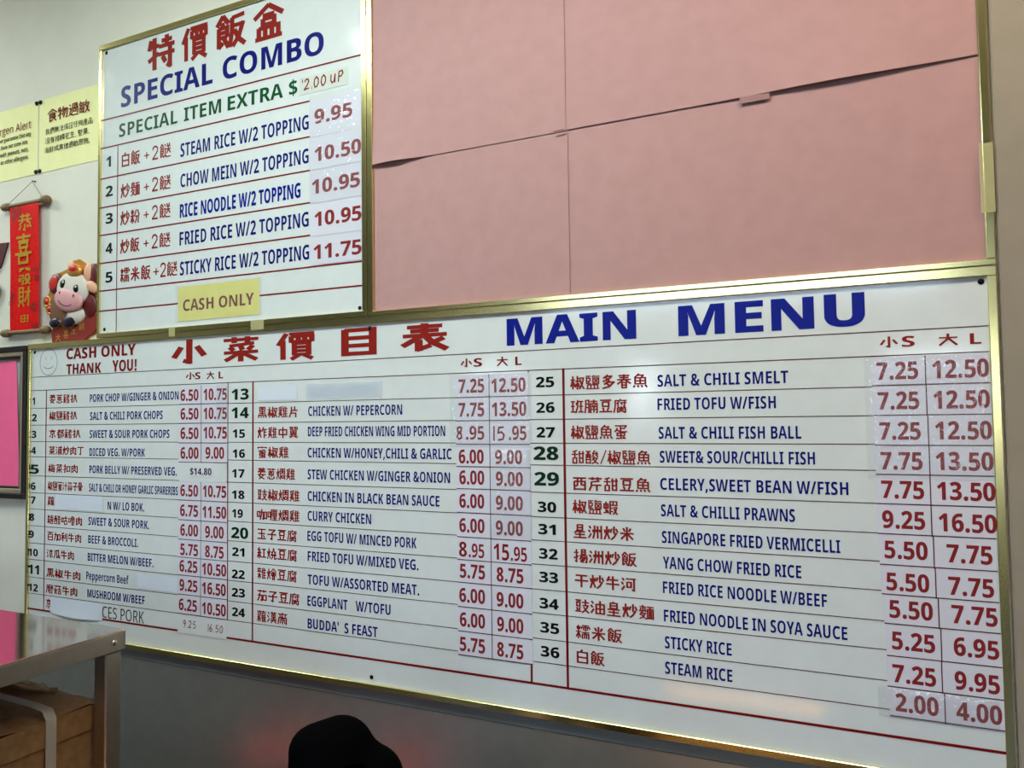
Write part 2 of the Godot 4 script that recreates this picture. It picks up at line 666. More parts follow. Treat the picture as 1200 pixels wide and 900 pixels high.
func screws(t: Node3D, spots: Array) -> void:
	var head := lathe([Vector2(0.0065, 0), Vector2(0.0062, 0.0012), Vector2(0.004, 0.0026), Vector2(0, 0.0030)], 14)
	for s in spots:
		part(t, "screw", head, M.black, Vector3(s[0], s[1], FACE + 0.0002), Vector3(PI / 2, 0, 0))


# ---------------------------------------------------------------- the main menu

func build_main_board() -> void:
	var t := thing("menu_board", "long white main menu board with blue MAIN MENU heading in a gilt frame", "menu board")
	part(t, "panel", slab(Vector3(3.21, 1.09, FACE - 0.001), 0.0005), M.panel, Vector3(-1.3675, 1.3520, (FACE + 0.001) * 0.5))
	rails(t, [-2.978, 0.245, 0.799, 1.9065], [0.016, 0.017, 0.018, 0.0205], M.gold)
	screws(t, [[-2.946, 1.874], [0.217, 1.875], [-1.366, 1.872], [-1.366, 0.835]])
	# heading
	var title := group_part(t, "heading")
	for c in [["小", [-2.2016, -2.0368, 1.7948, 0.0858]], ["菜", [-1.9622, -1.8009, 1.7936, 0.0830]], ["價", [-1.7322, -1.5730, 1.7905, 0.0860]], ["目", [-1.4872, -1.3260, 1.7913, 0.0832]], ["表", [-1.2556, -1.0905, 1.7930, 0.0820]]]:
		hanzi(title, "title_character", c[0], c[1], M.red, INK, 1.3, 0.0)
	latin(title, "title_word", "MAIN", [-0.9081, -0.5408, 1.7950, 0.0715], M.title_blue, INK, true, 0.45)
	latin(title, "title_word", "MENU", [-0.4330, -0.0096, 1.7947, 0.0724], M.title_blue, INK, true, 0.45)
	var thanks := group_part(t, "cash_notice")
	latin(thanks, "lettering", "CASH ONLY", [-2.758, -2.3802, 1.8385, 0.0390], M.rule, INK, true, 0.35)
	latin(thanks, "lettering", "THANK", [-2.757, -2.5623, 1.7815, 0.0373], M.rule, INK, true, 0.35)
	latin(thanks, "lettering", "YOU!", [-2.5026, -2.3752, 1.7820, 0.0400], M.rule, INK, true, 0.35)
	var ring := []
	for k in 37:
		ring.append(Vector2(-2.862 + 0.051 * sin(TAU * k / 36.0), 1.833 + 0.051 * cos(TAU * k / 36.0)))
	var smile := []
	for k in 11:
		var a := lerpf(-0.75, 0.75, k / 10.0)
		smile.append(Vector2(-2.862 + 0.040 * sin(a), 1.839 - 0.031 * cos(a)))
	ruled(thanks, "smiley_outline", ring, 0.0016, M.black, INK)
	ruled(thanks, "smiley_mouth", smile, 0.0016, M.black, INK)
	for s in [-1, 1]:
		ruled(thanks, "smiley_eye", [Vector2(-2.862 + s * 0.016, 1.853), Vector2(-2.862 + s * 0.017, 1.843)], 0.0016, M.black, INK)
	# size letters over each price column
	for c in [[-2.1335, -2.0883, -2.0883, -2.0634, -2.0357, -1.9986, -1.9803, -1.9591, 1.7405], [-1.0549, -1.0167, -1.0124, -0.9858, -0.9403, -0.9046, -0.8832, -0.8637, 1.7405], [0.0176, 0.0550, 0.0622, 0.0877, 0.1324, 0.1716, 0.1927, 0.2137, 1.7420]]:
		var hd := group_part(t, "size_heading")
		var m: Material = M.red if c[0] > -0.5 else M.rule
		hanzi(hd, "character", "小", [c[0], c[1], c[8], 0.026], m, INK, 1.0, 0.0)
		latin(hd, "letter", "S", [c[2], c[3], c[8] + 0.001, 0.023], m, INK)
		hanzi(hd, "character", "大", [c[4], c[5], c[8] - 0.001, 0.027], m, INK, 1.0, 0.0)
		latin(hd, "letter", "L", [c[6], c[7], c[8], 0.023], m, INK)
	# ruling
	var x0 := -2.960
	var x1 := 0.2265
	ruled(t, "ruled_line", [Vector2(x0, 1.7775), Vector2(x1, 1.7795)], 0.0022, M.rule_thin, INK)
	ruled(t, "ruled_line", [Vector2(x0, 1.7255), Vector2(x1, 1.7245)], 0.0022, M.rule_thin, INK)
	for y in [1.656, 1.5913, 1.5275, 1.469, 1.396, 1.3305, 1.2682, 1.204, 1.1377, 1.0748, 1.0076, 0.9457]:
		ruled(t, "ruled_line", [Vector2(x0, y), Vector2(x1, y)], 0.0019, M.rule_thin, INK)
	ruled(t, "base_line", [Vector2(x0, 0.8875), Vector2(x1, 0.8880)], 0.0062, M.rule, INK + 0.00005)
	for c in [[-2.8725, 0.0045], [-1.8285, 0.0060], [-0.7425, 0.0068]]:
		ruled(t, "column_line", [Vector2(c[0], 1.7245), Vector2(c[0] - 0.001, 0.8890)], c[1], M.rule, INK + 0.0001)
	ruled(t, "column_line", [Vector2(-1.9375, 1.7245), Vector2(-1.9375, 1.4640)], 0.0026, M.rule_thin, INK + 0.0001)
	ruled(t, "column_line", [Vector2(-1.9380, 1.4640), Vector2(-1.9380, 0.9457)], 0.0045, M.rule, INK + 0.0001)
	ruled(t, "column_line", [Vector2(-0.8445, 1.7245), Vector2(-0.8450, 1.4640)], 0.0028, M.rule_thin, INK + 0.0001)
	ruled(t, "column_line", [Vector2(-0.8450, 1.4640), Vector2(-0.8470, 0.8890)], 0.0060, M.rule, INK + 0.0001)
	# dishes
	for r in ROWS:
		var row := group_part(t, "dish_row")
		var big: bool = r[1] == 1
		var nb: Array = r[2].duplicate()
		if not big:
			nb[3] = 0.0268
			if r[0] < 10:
				nb[1] = nb[0] + (0.019 if r[0] == 1 else 0.030)
				nb[0] += 0.003 if r[0] == 1 else 0.0
		else:
			nb[3] = 0.0345
		latin(row, "dish_number", str(r[0]), nb, M.dark_green if big else M.black, INK, true, 0.35)
		if r.size() > 3:
			hanzi(row, "characters", r[3], r[4], M.red, INK, 1.05)
			if r[0] == 11:
				latin(row, "lettering", r[5], r[6], std(Color(0.13, 0.20, 0.46), 0.5), INK, true)
			elif r[0] == 23:
				latin(row, "lettering", "EGGPLANT", [-1.6054, -1.4522, 1.0228, r[6][3]], M.navy, INK, true)
				latin(row, "lettering", "W/TOFU", [-1.4221, -1.2969, 1.0228, r[6][3]], M.navy, INK, true)
			else:
				latin(row, "lettering", r[5], r[6], M.navy, INK, true)
	var extra := group_part(t, "dish_row")
	hanzi(extra, "characters", "京", [-2.8611, -2.8261, 0.8977, 0.0370], M.red, INK, 0.95)
	latin(extra, "lettering", "CES PORK", [-2.5441, -2.3291, 0.8935, 0.0410], std(Color(0.20, 0.20, 0.22), 0.5), INK, false)
	var lemon := group_part(t, "dish_row")
	latin(lemon, "lettering", "LEMON CHICKEN", [-1.6006, -1.3469, 1.6700, 0.0300], std(Color(0.66, 0.72, 0.80), 0.5), INK, true)


func build_price_labels() -> void:
	var cols := [[-2.1635, -1.9395, -2.0580], [-1.0710, -0.8425, -0.9640], [0.0010, 0.2270, 0.1075]]
	for i in PRICES.size():
		var r: Array = PRICES[i]
		var n: int = r[0]
		var ci := 0 if n < 13 else (1 if n < 25 else 2)
		var c: Array = cols[ci].duplicate()
		var s: Array = r[2].duplicate()
		var l: Array = r[4].duplicate()
		if ci == 2:
			var d: float = s[0] - 0.0110
			for k in 3:
				c[k] += d * (0.9 if k != 1 else 0.1)
			if n == 35:
				c[1] += 0.006
		s[3] = 0.0378
		l[3] = 0.0378
		l[2] = lerpf(l[2], s[2], 0.5)
		var top: float = s[2] + 0.0378 + 0.0125
		var bottom: float = s[2] - 0.0130
		if i > 0 and PRICES[i - 1][0] == n - 1 and n != 13 and n != 25:
			top = (PRICES[i - 1][2][2] + s[2] + 0.0378) * 0.5
		if i < PRICES.size() - 1 and PRICES[i + 1][0] == n + 1 and n != 12 and n != 24:
			bottom = (s[2] + PRICES[i + 1][2][2] + 0.0378) * 0.5
		top -= 0.0004
		bottom += 0.0004
		var at := Vector3((c[0] + c[1]) * 0.5, (top + bottom) * 0.5, PAPER)
		var t := thing("price_label", "price label %s and %s beside %s" % [r[1], r[3], dish_name(n)], "price label", at, "price labels stuck on the main menu")
		part(t, "paper", slab(Vector3(c[1] - c[0], top - bottom, 0.0004), 0.0001), M.label)
		for b in [s, l]:
			b[0] -= at.x
			b[1] -= at.x
			b[2] -= at.y
		var z := 0.0004
		if n == 15:
			handwritten(t, "8", [s[0] - 0.002, s[0] + 0.026, s[2], s[3]], M.hand_ink, z, 13.0)
			latin(t, "small_price", ".95", [s[0] + 0.030, s[1], s[2], s[3]], M.price_ink, z)
			handwritten(t, "15", [l[0] + 0.002, l[0] + 0.047, l[2] - 0.003, l[3] + 0.003], M.hand_ink, z, 12.0)
			latin(t, "large_price", ".95", [l[0] + 0.052, l[1], l[2], l[3]], M.price_ink, z)
		elif n == 20:
			latin(t, "small_price", "8", [s[0] - 0.001, s[0] + 0.024, s[2], s[3] + 0.003], M.hand_ink, z, true)
			latin(t, "small_price", ".95", [s[0] + 0.030, s[1], s[2], s[3]], M.price_ink, z)
			latin(t, "large_price", "15", [l[0], l[0] + 0.047, l[2], l[3] + 0.006], M.hand_ink, z, true)
			latin(t, "large_price", ".95", [l[0] + 0.052, l[1], l[2], l[3]], M.price_ink, z)
		else:
			latin(t, "small_price", r[1], s, M.price_ink, z, true, 0.3)
			latin(t, "large_price", r[3], l, M.price_ink, z, true, 0.3)
		ruled(t, "bottom_line", [Vector2(c[0] - at.x + 0.001, bottom - at.y + 0.0014), Vector2(c[1] - at.x - 0.001, bottom - at.y + 0.0014)], 0.0024, M.rule_thin, z)
		ruled(t, "divider_line", [Vector2(c[2] - at.x, bottom - at.y), Vector2(c[2] - at.x, top - at.y)], 0.0024, M.rule_thin, z + 0.00003)


func dish_name(n: int) -> String:
	for r in ROWS:
		if r[0] == n and r.size() > 3:
			var words: String = r[5].to_lower().replace("w/", "with ").replace("&", " and ").replace("/", " or ").replace(",", " ").replace(".", "").replace("'", "")
			if n == 7:
				words = "lo bok, its name half covered"
			return " ".join(words.split(" ", false))
	return "the covered lemon chicken row"


func patch(called: String, label: String, category: String, x0: float, x1: float, y0: float, y1: float, m: Material, z := PAPER, bow := 0.0) -> Node3D:
	var at := Vector3((x0 + x1) * 0.5, (y0 + y1) * 0.5, z)
	var t := thing(called, label, category, at)
	var hw := (x1 - x0) * 0.5
	var hh := (y1 - y0) * 0.5
	var f := func(a: float, b: float) -> Vector3:
		var e := (1.0 - b) * (1.0 - b)
		return Vector3((a * 2.0 - 1.0) * hw, (b * 2.0 - 1.0) * hh - bow * 0.9 * sin(PI * a) * (1.0 - b), bow * e * sin(PI * a))
	part(t, "paper", paper_sheet(12 if bow > 0.0 else 1, 6 if bow > 0.0 else 1, f), m)
	return t


func build_patches() -> void:
	patch("cover_strip", "pale blue-white strip covering the dish name in row 7", "cover strip", -2.8120, -2.5480, 1.2735, 1.3290, M.cover)
	patch("cover_strip", "curling pale strip covering the last dish name under the mushroom row", "cover strip", -2.8330, -2.5440, 0.8830, 0.9420, M.cover, PAPER, 0.006)
	patch("cover_strip", "pale grey strip covering the characters of row 13", "cover strip", -1.8070, -1.6450, 1.6620, 1.7090, M.cover)
	patch("cover_strip", "pale strip to the right of the Peppercorn Beef lettering", "cover strip", -2.3650, -2.1660, 1.0140, 1.0660, M.cover)
	tape("hazy strip laid over the faded lemon chicken lettering in row 13", -1.6080, -1.3230, 1.6610, 1.7110, PAPER, 0.0004, 5, M.masking_clear)
	var p := patch("price_patch", "bluish patch with a small $14.80 slip at the end of row 5", "price patch", -2.1600, -1.9430, 1.3945, 1.4600, M.panel)
	part(p, "slip", slab(Vector3(0.112, 0.034, 0.0004), 0.0001), M.label, Vector3(-2.060 + 2.0515, 1.428 - 1.42725, 0.0004))
	latin(p, "lettering", "$14.80", [-2.1083 + 2.0515, -2.0098 + 2.0515, 1.4170 - 1.42725, 0.0225], M.black, 0.0008)
	var q := patch("price_label", "plain slip with handwritten 9.25 and 16.50 below the printed price labels", "price label", -2.1640, -1.9410, 0.8800, 0.9430, M.panel)
	handwritten(q, "9.25", [-2.1399 + 2.0525, -2.0750 + 2.0525, 0.9010 - 0.9115, 0.0260], M.hand_ink, 0.0003, 10.0, 0.12)
	handwritten(q, "16.50", [-2.0250 + 2.0525, -1.9520 + 2.0525, 0.8990 - 0.9115, 0.0260], M.hand_ink, 0.0003, 10.0, 0.12)
	var s := patch("cash_sticker", "yellow taped sticker reading CASH ONLY on the combo board", "sticker", -2.1705, -1.8005, 1.9440, 2.0640, M.sticker)
	latin(s, "lettering", "CASH ONLY", [-2.1457 + 1.9855, -1.8245 + 1.9855, 1.9785 - 2.004, 0.0385], M.sticker_ink, 0.0004, true)
	tape("clear tape over the yellow CASH ONLY sticker", -2.1800, -1.7900, 1.9400, 2.0680, PAPER + 0.0016, 0.0012, 51, M.tape)
	var h := patch("price_patch", "grey green patch with handwritten 2.00 UP after the green dollar sign", "price patch", -1.6345, -1.4410, 2.6370, 2.6940, M.patch)
	handwritten(h, "'2.00 UP", [-1.6250 + 1.53775, -1.4530 + 1.53775, 2.6500 - 2.6655, 0.0370], M.hand_ink, 0.0003, 12.0, 0.1)
	tape("wrinkled clear tape over the top small prices beside rows 13 to 15", -1.0900, -0.8350, 1.5150, 1.7230, PAPER + 0.0010, 0.0026, 11, M.tape)
	tape("clear tape over the 9.00 prices of rows 16 to 19", -0.9600, -0.8400, 1.2700, 1.5100, PAPER + 0.0010, 0.0016, 12, M.tape)
	tape("wrinkled clear tape over the prices beside rows 25 to 28 in the last column", -0.0150, 0.2260, 1.4500, 1.7220, PAPER + 0.0010, 0.0030, 13, M.tape)
	tape("wrinkled clear tape over the bottom price label of row 36", -0.0080, 0.2200, 0.9300, 0.9930, PAPER + 0.0010, 0.0030, 14, M.tape)
	tape("clear tape over the 10.75 prices of rows 1 and 2", -1.9900, -1.9390, 1.5960, 1.7200, PAPER + 0.0010, 0.0018, 15, M.tape)
	tape("wide clear tape down the price column of the combo board", -1.5930, -1.3895, 2.2800, 2.6300, PAPER + 0.0012, 0.0026, 16, M.tape)
	for b in [["short beige tape piece on the rails below the CASH ONLY sticker", -1.830, -1.775, 1.893, 1.925, 0.0214], ["small pale tape piece bridging the combo and main rails", -2.205, -2.175, 1.893, 1.925, 0.0214], ["beige tape piece down the gilt rail beside the lower pink sheet", 0.2215, 0.2480, 2.020, 2.170, 0.0214]]:
		var o := thing("tape_piece", b[0], "tape", Vector3((b[1] + b[2]) * 0.5, (b[3] + b[4]) * 0.5, b[5]))
		part(o, "strip", slab(Vector3(b[2] - b[1], b[4] - b[3], 0.0003), 0.0001), M.masking)


# ---------------------------------------------------------------- the combo board

func build_combo_board() -> void:
	var t := thing("menu_board", "white SPECIAL COMBO board with red and blue lettering in a gilt frame", "menu board")
	part(t, "panel", slab(Vector3(1.188, 1.082, FACE - 0.001), 0.0005), M.panel, Vector3(-1.977, 2.4580, (FACE + 0.001) * 0.5))
	rails(t, [-2.581, -1.3705, 1.9085, 3.0075], [0.012, 0.018, 0.0165, 0.0185], M.gold)
	screws(t, [[-2.550, 2.977], [-2.547, 1.940], [-1.402, 1.936], [-1.402, 2.975]])
	var title := group_part(t, "heading")
	for c in [["特", [-2.3279, -2.1931, 2.8580, 0.1190]], ["價", [-2.1621, -2.0333, 2.8560, 0.1190]], ["飯", [-1.9976, -1.8625, 2.8590, 0.1190]], ["盒", [-1.8287, -1.6972, 2.8540, 0.1160]]]:
		hanzi(title, "title_character", c[0], c[1], M.red, INK, 1.3, 0.0)
	for w in [["SPECIAL", -2.4686, -2.0117], ["COMBO", -1.9655, -1.5360]]:
		latin(title, "title_word", w[0], [w[1], w[2], 2.7545, 0.0735], M.navy, INK, true, 0.2)
	for w in [["SPECIAL", -2.4773, -2.1794], ["ITEM", -2.1474, -1.9723], ["EXTRA", -1.9424, -1.7015], ["$", -1.6768, -1.6420]]:
		latin(title, "title_word", w[0], [w[1], w[2], 2.6450, 0.0480], M.green, INK, true)
	var xa := -2.567
	for y in [2.721, 2.0805, 2.006]:
		ruled(t, "ruled_line", [Vector2(xa, y + 0.003), Vector2(-1.3895, y - 0.002)], 0.0050, M.rule, INK)
	for y in [2.615, 2.500, 2.3915, 2.288, 2.1835]:
		ruled(t, "ruled_line", [Vector2(xa, y + 0.003), Vector2(-1.5930, y - 0.003)], 0.0050, M.rule, INK)
	ruled(t, "column_line", [Vector2(-2.4830, 2.615), Vector2(-2.4840, 1.926)], 0.0040, M.rule, INK + 0.00005)
	var data := [
		["1", -2.5454, -2.5200, 2.5435, "白飯", 2.5300, "STEAM RICE W/2 TOPPING", -2.1633, -1.5966, 2.5218],
		["2", -2.5473, -2.5082, 2.4322, "炒麵", 2.4160, "CHOW MEIN W/2 TOPPING", -2.1625, -1.5969, 2.4132],
		["3", -2.5459, -2.5069, 2.3302, "炒粉", 2.3150, "RICE NOODLE W/2 TOPPING", -2.1647, -1.6299, 2.3065],
		["4", -2.5444, -2.5071, 2.2192, "炒飯", 2.2110, "FRIED RICE W/2 TOPPING", -2.1656, -1.5974, 2.2098],
		["5", -2.5434, -2.5057, 2.1122, "糯米飯", 2.1050, "STICKY RICE W/2 TOPPING", -2.1628, -1.5957, 2.1046]]
	for d in data:
		var row := group_part(t, "dish_row")
		latin(row, "dish_number", d[0], [d[1], d[2], d[3], 0.0380], M.black, INK, true, 0.3)
		var three: bool = d[0] == "5"
		var y: float = d[5]
		hanzi(row, "characters", d[4], [-2.4655, -2.3060 if three else -2.3640, y, 0.0530], M.red, INK, 1.05)
		hanzi(row, "characters", "+", [-2.2960 if three else -2.3470, -2.2640 if three else -2.3160, y + 0.010, 0.030], M.red, INK, 1.2, 0.0)
		hanzi(row, "characters", "2", [-2.2600 if three else -2.3040, -2.2290 if three else -2.2710, y + 0.002, 0.0500], M.red, INK, 1.1, 0.0)
		hanzi(row, "characters", "餸", [-2.2260 if three else -2.2650, -2.1760 if three else -2.2110, y, 0.0530], M.red, INK, 1.05, 0.0)
		latin(row, "lettering", d[6], [d[7], d[8], d[9], 0.0465], M.title_blue if d[0] == "3" else M.navy, INK, true, 0.35 if d[0] == "3" else 0.0)
	var prices := [["9.95", -1.5728, -1.4257, 2.5329], ["10.50", -1.5731, -1.3935, 2.4123], ["10.95", -1.5846, -1.3980, 2.3098], ["10.95", -1.5737, -1.3935, 2.2056], ["11.75", -1.5777, -1.3935, 2.1016]]
	var tops := [2.6120, 2.4925, 2.3870, 2.2800, 2.1740, 2.0830]
	for i in 5:
		var p: Array = prices[i]
		var top: float = tops[i] - 0.0005
		var bot: float = tops[i + 1] + 0.0005
		var at := Vector3(-1.4905, (top + bot) * 0.5, PAPER)
		var o := thing("price_label", "price label %s beside %s on the combo board" % [p[0], ["steam rice", "chow mein", "rice noodle", "fried rice", "sticky rice"][i]], "price label", at, "price labels stuck on the combo board")
		part(o, "paper", slab(Vector3(0.2005, top - bot, 0.0004), 0.0001), M.label)
		latin(o, "price", p[0], [p[1] - at.x, p[2] - at.x, p[3] - at.y, 0.0445], M.price_ink, 0.0004, true, 0.3)


# ---------------------------------------------------------------- the board papered over in pink

func build_pink_board() -> void:
	var t := thing("papered_board", "wide board in a gilt frame papered over with pink sheets", "menu board")
	part(t, "panel", slab(Vector3(1.585, 1.085, 0.0075), 0.0005), M.panel, Vector3(-0.5630, 2.4600, 0.0042))
	rails(t, [-1.3685, 0.2450, 1.9085, 3.0075], [0.0195, 0.0165, 0.0130, 0.0185], M.gold)
	var n := FastNoiseLite.new()
	n.seed = 9
	n.frequency = 2.2
	for r in [[-1.3485, -0.7200, 1.9220, 2.3900, 0.0098, 0], [-0.7350, 0.2280, 1.9220, 2.3900, 0.0086, 1], [-1.3485, -0.7235, 2.3660, 2.9885, 0.0122, 2], [-0.7350, 0.2280, 2.3680, 2.9885, 0.0110, 3]]:
		var kind: int = r[5]
		var f := func(a: float, b: float) -> Vector3:
			var x := lerpf(r[0], r[1], a)
			var y := lerpf(r[2], r[3], b)
			var z: float = r[4] + 0.0006 * (n.get_noise_2d(x * 3.0, y * 3.0) + 0.4)
			var low := pow(clampf(1.0 - (y - 2.366) / 0.22, 0.0, 1.0), 2.0)
			if kind % 2 == 0:
				z += 0.0016 * clampf(1.0 - (r[1] - x) / 0.03, 0.0, 1.0)
			if kind == 2:
				z += 0.013 * low * exp(-pow((x + 1.285) / 0.085, 2.0))
			elif kind == 3:
				z += 0.009 * low * exp(-pow((x + 0.06) / 0.18, 2.0)) + 0.001 * low
			return Vector3(x, y, z)
		part(t, "pink_sheet", paper_sheet(40, 28, f), M.pink)
	part(t, "tape_strip", slab(Vector3(0.070, 0.016, 0.0003), 0.0001), std(Color(0.62, 0.45, 0.44), 0.35), Vector3(-0.236, 2.360, 0.0150))
	for s in [[-0.745, 2.372], [-0.738, 2.360]]:
		part(t, "tape_strip", slab(Vector3(0.030, 0.004, 0.0003), 0.0001), M.pink, Vector3(s[0], s[1], 0.0150))


# ---------------------------------------------------------------- small things on the wall

func build_notes() -> void:
	var head := lathe([Vector2(0.0085, 0), Vector2(0.0085, 0.003), Vector2(0.006, 0.006), Vector2(0.003, 0.0085), Vector2(0, 0.009)], 14)
	var specs := [["allergy_note", "pale yellow English allergen notice pinned at the picture's edge", -3.330, -2.960], ["allergy_note", "pale yellow Chinese allergy notice pinned beside the combo board", -2.953, -2.5840]]
	for k in 2:
		var s: Array = specs[k]
		var at := Vector3((s[2] + s[3]) * 0.5, 2.730, 0.0015)
		var t := thing(s[0], s[1], "notice", at)
		var w: float = s[3] - s[2]
		var f := func(a: float, b: float) -> Vector3:
			return Vector3((a - 0.5) * w, (b - 0.5) * 0.292, 0.004 * sin(PI * b) * sin(PI * a))
		part(t, "paper", paper_sheet(10, 8, f), M.note)
		var z := 0.0048
		if k == 0:
			latin(t, "heading", "Allergen Alert", [-3.278 - at.x, -2.9987 - at.x, 2.7745 - at.y, 0.0316], M.note_red, z, false)
			for l in [["We cannot guarantee that any", -3.270, -2.998, 2.7430], ["products have not come into", -3.270, -3.020, 2.7135], ["contact with peanuts, nuts,", -3.270, -3.0126, 2.6835], ["seafood or other allergens.", -3.270, -3.012, 2.6530]]:
				latin(t, "text_line", l[0], [l[1] - at.x, l[2] - at.x, l[3] - at.y, 0.0170], M.note_black, z, true)
		else:
			hanzi(t, "heading", "食物過敏", [-2.8982 - at.x, -2.6494 - at.x, 2.7760 - at.y, 0.0500], M.note_red, z, 0.8, 0.04)
			for l in [["我們無法保證任何產品", -2.9094, -2.6316, 2.7290], ["沒有接觸花生，堅果，", -2.9087, -2.6420, 2.6920], ["海鮮或其他過敏原物。", -2.9120, -2.6400, 2.6550]]:
				hanzi(t, "text_line", l[0], [l[1] - at.x, l[2] - at.x, l[3] - at.y, 0.0240], M.note_black, z, 0.75, 0.06)
		for sx in [-1, 1]:
			for sy in [-1, 1]:
				part(t, "push_pin", head, M.pin, Vector3(sx * (w * 0.5 - 0.008), sy * 0.138, 0.0004), Vector3(PI / 2, 0, 0))


func build_scroll() -> void:
	var t := thing("hanging_scroll", "red New Year scroll with gold characters hanging on a string", "scroll", Vector3(-3.0060, 1.955, 0.0))
	var z := 0.020
	var f := func(a: float, b: float) -> Vector3:
		return Vector3((a - 0.5) * 0.178 + 0.012 * (0.5 - b) , b * 0.516 - 0.006 * a * (1.0 - b), z + 0.003 * sin(b * 9.0) * 0.3)
	part(t, "cloth", paper_sheet(6, 24, f, 0.0008), M.scroll_red)
	for e in 2:
		var y := 0.513 if e == 0 else 0.003
		var x := -0.004 if e == 0 else 0.006
		part(t, "rod", tube(PackedVector3Array([Vector3(x - 0.118, y, z - 0.004), Vector3(x + 0.118, y, z - 0.004)]), 0.0085, 12), M.wood)
		for s in [-1, 1]:
			var knob := lathe([Vector2(0, -0.022), Vector2(0.012, -0.021), Vector2(0.0155, -0.012), Vector2(0.0155, 0.010), Vector2(0.012, 0.019), Vector2(0, 0.020)], 16)
			part(t, "rod_knob", knob, M.wood, Vector3(x + s * 0.122, y, z - 0.003), Vector3(0, 0, PI / 2))
	part(t, "string", tube(PackedVector3Array([Vector3(-0.112, 0.520, z), Vector3(0.0295, 0.598, 0.012), Vector3(0.108, 0.520, z)]), 0.0011, 6), M.string)
	part(t, "nail", lathe([Vector2(0.0045, 0), Vector2(0.0045, 0.0015), Vector2(0.002, 0.002), Vector2(0.002, 0.012), Vector2(0, 0.0125)], 10), M.pin, Vector3(0.0295, 0.600, 0.0), Vector3(PI / 2, 0, 0))
	var ink := z + 0.0022
	for c in [["恭", -0.040, 0.046, 0.3994, 0.0717], ["喜", -0.058, 0.050, 0.2723, 0.1182], ["發", -0.034, 0.044, 0.1890, 0.0669], ["財", -0.034, 0.046, 0.1017, 0.0792]]:
		hanzi(t, "gold_character", c[0], [c[1], c[2], c[3], c[4]], M.scroll_gold, ink, 0.95, 0.0)
	var seal := group_part(t, "seal")
	hanzi(seal, "seal_mark", "田", [-0.017, 0.035, 0.0382, 0.0315], M.scroll_gold, ink, 0.9, 0.0)
	var rng := RandomNumberGenerator.new()
	rng.seed = 4
	for b in [[-0.080, -0.020, 0.440, 0.505, 16], [0.045, 0.085, 0.010, 0.110, 16], [0.060, 0.086, 0.20, 0.27, 7], [-0.080, -0.060, 0.07, 0.16, 8]]:
		var v := PackedVector3Array()
		for k in b[4]:
			var p := Vector2(rng.randf_range(b[0], b[1]), rng.randf_range(b[2], b[3]))
			var s := []
			var q := PackedVector2Array()
			var r := rng.randf_range(30, 60)
			for j in 7:
				q.append(Vector2(50 + r * cos(j * 0.9), 50 + r * sin(j * 0.9)))
			s.append(q)
			add_strokes(v, s, p.x - 0.008, p.x + 0.008, p.y - 0.008, 0.016, 16, 16)
		part(t, "printed_pattern", stroke_mesh(v), M.scroll_print, Vector3(0, 0, ink))


func ball(r: Vector3) -> SphereMesh:
	var s := SphereMesh.new()
	s.radius = 1.0
	s.height = 2.0
	s.radial_segments = 24
	s.rings = 12
	s.set_meta("r", r)
	return s


func blob(parent: Node3D, called: String, x0: float, x1: float, y0: float, y1: float, z: float, depth: float, m: Material, tilt := 0.0) -> MeshInstance3D:
	return part(parent, called, ball(Vector3.ONE), m, Vector3((x0 + x1) * 0.5, (y0 + y1) * 0.5, z), Vector3(0, 0, tilt), Vector3((x1 - x0) * 0.5, (y1 - y0) * 0.5, depth))


